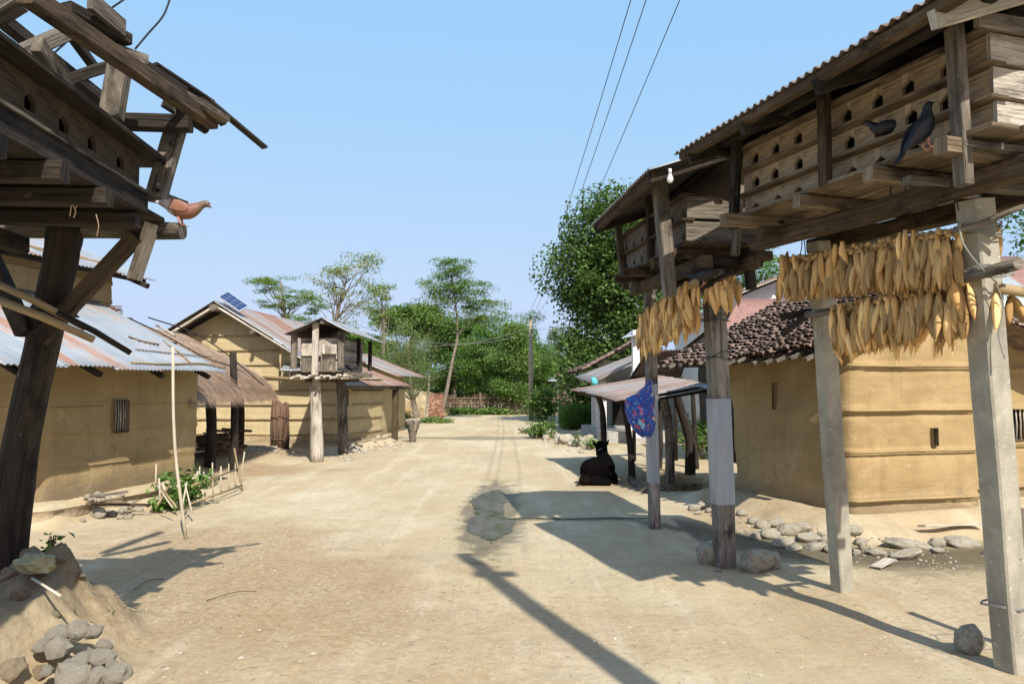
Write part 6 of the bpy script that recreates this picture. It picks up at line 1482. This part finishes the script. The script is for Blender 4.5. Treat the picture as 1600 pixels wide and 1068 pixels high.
for k in range(500):
    a = mb.r.uniform(0, 3.14); x = -5.2+math.cos(a)*1.6*mb.r.random()**.5; z = .1+1.35*mb.r.random()*max(.2, 1-abs(x+5.2)/2.2); y = 41.2+z*.35
    mb.tube([(x, y, z), (x+mb.r.uniform(-.3, .3), y-mb.r.uniform(-.05, .1), z+mb.r.uniform(-.1, .3))], .02, 4)
mb.build('stalks', 'straw_gold', st)
bp = thing('brick_pile', 'stack of old red bricks at the foot of the slender tree', 'bricks', (-3.55, 37.5, 0)); mb = MB(868)
for lay in range(17):
    for k in range(3):
        mb.box((-3.90+k*.24+(lay % 2)*.05+mb.r.uniform(-.02, .02), 37.5+mb.r.uniform(-.03, .03), .04+lay*.078), (.21, .11, .065), mb.r.uniform(-.1, .1))
mb.build('bricks', 'brick', bp)
def vpole(nm, lab, p0, p1, r_, mt, seed, cat='post', jit=.06, bend=0.0):
    return tag(MB(seed).curve([p0, p0*.5+p1*.5+V(bend, 0, 0), p1], [r_, r_*.95, r_*.85], 10, jit=jit).build(nm, mt), lab, cat)
up_ = thing('utility_pole', 'slim grey utility pole rising before the far bamboo', 'utility pole', (.93, 38, 0))
MB(870).tube([(.93, 38, 0), (.90, 38, 5.0)], [.13, .09], 10).build('shaft', 'concrete', up_); MB(871).beam((.65, 38, 4.75), (1.15, 38, 4.75), .05, .05).build('crossarm', 'wood_grey', up_)
mb = MB(872)
for x in (.68, .9, 1.12): mb.tube([(x, 38, 4.78), (x, 38, 4.9)], .03, 6)
mb.build('insulator', 'white', up_)
c = ellclumps([(1.0, 38, 5.0, .8, .4, .22, 16, .3)], 5, .2); leafmesh('creeper', c, 30, .12, 'leaf_feather', up_, 6, .8, .3)
np_ = thing('utility_pole', 'leaning utility pole behind the viewer whose long shadow crosses the lane', 'utility pole', (2.3, -.27, 0))
PB, PT = V(2.35, -.45, 0), V(1.63, .94, 7.0)
MB(873).tube([PB, PT], [.13, .085], 12).build('shaft', 'concrete', np_)
q = PB+(PT-PB)*.90; MB(874).beam(q+V(-.14, 0, 0), q+V(.22, .05, 0), .1, .12).build('bracket', 'wood_grey', np_)
for i, (off, lab) in enumerate(((-.02, 'left of the three overhead wires running over the lane'), (.16, 'middle of the three overhead wires running over the lane'), (.62, 'right of the three overhead wires running over the lane'))):
    a, b = V(.72+.2*i, 38, 4.9), V(1.6+off, .9, 6.95+.02*i); pts = []
    for k in range(25):
        t = k/24; p = a+(b-a)*t; p.z -= 4*.55*t*(1-t); pts.append(p)
    tag(MB(880+i).tube(pts, .006, 5).build('overhead_wire', 'wire'), lab, 'wire')
for pts, lab in (([(268, -8), (255, 25), (232, 52), (211, 77)], 'curved black wire running down to the skeleton roof of the left loft'), ([(200, -5), (150, 30), (105, 65), (62, 104)], 'black wire crossing behind the skeleton roof at top left')):
    tag(MB(885).curve([at(*p, 4.8) for p in pts], .0065, 5).build('wire', 'wire'), lab, 'wire')
for i, (z0_, z1_) in enumerate(((508, 512), (524, 500))):
    a, b = at(560, z0_, 34), at(852, z1_, 38); pts = [a+(b-a)*(k/14)-V(0, 0, .8*4*(k/14)*(1-k/14)) for k in range(15)]
    tag(MB(887+i).tube(pts, .009, 4).build('overhead_wire', 'wire_grey'), ('upper' if i == 0 else 'lower')+' thin grey wire strung low across the far trees', 'wire')
vpole('wooden_pole', 'dark leaning wooden pole standing before the thatched roof', gp(-5.2, 14.75, -.05), at(364, 551, 14.75), .075, 'wood_dark', 890, bend=.03)
o = vpole('bamboo_pole', 'tall thin bleached bamboo pole stuck in the ground before the low house', gp(-3.42, 8.34, -.03), at(270, 541, 8.35), .017, 'bamboo_pale', 891, bend=-.05, cat='pole')
mb = MB(892)
for a, b in (((283, 800), (292, 752)), ((300, 800), (289, 755)), ((270, 793), (245, 757))): mb.tube([at(*a, 9.3), at(*b, 9.5)], .010, 5)
tag(mb.build('prop_sticks', 'bamboo_pale'), 'short sticks propping the thin bamboo pole', 'sticks')
vpole('thin_post', 'slim pale post standing beside the brick pile', gp(-3.95, 36, 0), at(671, 588, 36), .05, 'wood_pale', 893)
# stick fence round the bush
sf = thing('stick_fence', 'low crooked bamboo stick fence round the green bush', 'fence', gp(-4, 11)); mb = MB(894)
for k, (px, py) in enumerate(((243, 757), (252, 790), (300, 778), (312, 776), (322, 770), (333, 770), (345, 764), (357, 758), (367, 755), (374, 745), (262, 786))):
    p = G(px, py+8); MB(894).tube([p-V(0, 0, .03), p+V(mb.r.uniform(-.08, .10), 0, mb.r.uniform(.32, .52))], mb.r.uniform(.008, .013), 6).build('picket', 'bamboo_pale', sf)
mb = MB(895)
for a, b in (((296, 787, 10.2), (378, 758, 12.0)), ((300, 758, 10.3), (372, 732, 12.0)), ((248, 757, 10.4), (276, 792, 9.8)), ((246, 788, 9.9), (268, 752, 10.6)), ((366, 700, 12.4), (380, 770, 12.2))): mb.tube([at(*a), at(*b)], .014, 6)
mb.build('rails', 'bamboo', sf)
# firewood bundle standing by the wall
fb = thing('firewood_bundle', 'upright bound bundle of brown sticks standing before the gabled house', 'firewood', gp(-5.65, 19.1)); mb = MB(896)
for k in range(70):
    a = mb.r.uniform(0, 6.28); d = .20*mb.r.random()**.5; x, y = -5.62+d*math.cos(a), 19.1+d*math.sin(a)*.8; h = 1.02+mb.r.uniform(-.12, .1)
    mb.tube([(x, y, hg(x, y)-.02), (x+mb.r.uniform(-.03, .03), y, h*.5), (x+mb.r.uniform(-.05, .05), y, h+hg(x, y))], mb.r.uniform(.012, .032), 6, .12)
mb.build('sticks', 'stick', fb); mb = MB(897)
for z in (.2, .75):
    mb.tube([V(-5.62+.235*math.cos(a), 19.1+.20*math.sin(a), z+hg(-5.6, 19)+.01*math.sin(3*a)) for a in [i*.7 for i in range(10)]], .012, 6)
mb.build('binding', 'stick', fb)
sg = thing('forked_stump', 'forked wooden stump post topped with stones at the left lane edge', 'post', G(645, 690))
b0 = G(645, 690); mb = MB(898); mb.curve([b0-V(0, 0, .05), b0+V(-.03, 0, .35), b0+V(-.14, 0, .62)], [.09, .12, .10], 9, jit=.1); mb.curve([b0+V(0, 0, .15), b0+V(.07, 0, .4), b0+V(.13, 0, .62)], [.07, .10, .08], 9, jit=.1); mb.build('stump', 'wood_grey', sg)
for k in range(4): stone(b0+V(-.15+.1*k, 0, .60), .07, label='stone balanced on top of the forked stump', group='stones on the forked stump')
# low rail fence under the far pole
lf_ = thing('low_rail_fence', 'low pale bamboo rail fence beside the foot of the far utility pole', 'fence', gp(1.6, 33)); 
for px in (832, 837, 845, 852, 862, 867, 876): p = G(px, 657); MB(899).tube([p, p+V(0, 0, .42)], .02, 5).build('picket', 'bamboo_pale', lf_)
mb = MB(900)
for z in (.40, .25): a, b = G(832, 657), G(878, 656); mb.tube([a+V(0, 0, z), b+V(0, 0, z)], .018, 5)
mb.build('rails', 'bamboo_pale', lf_)
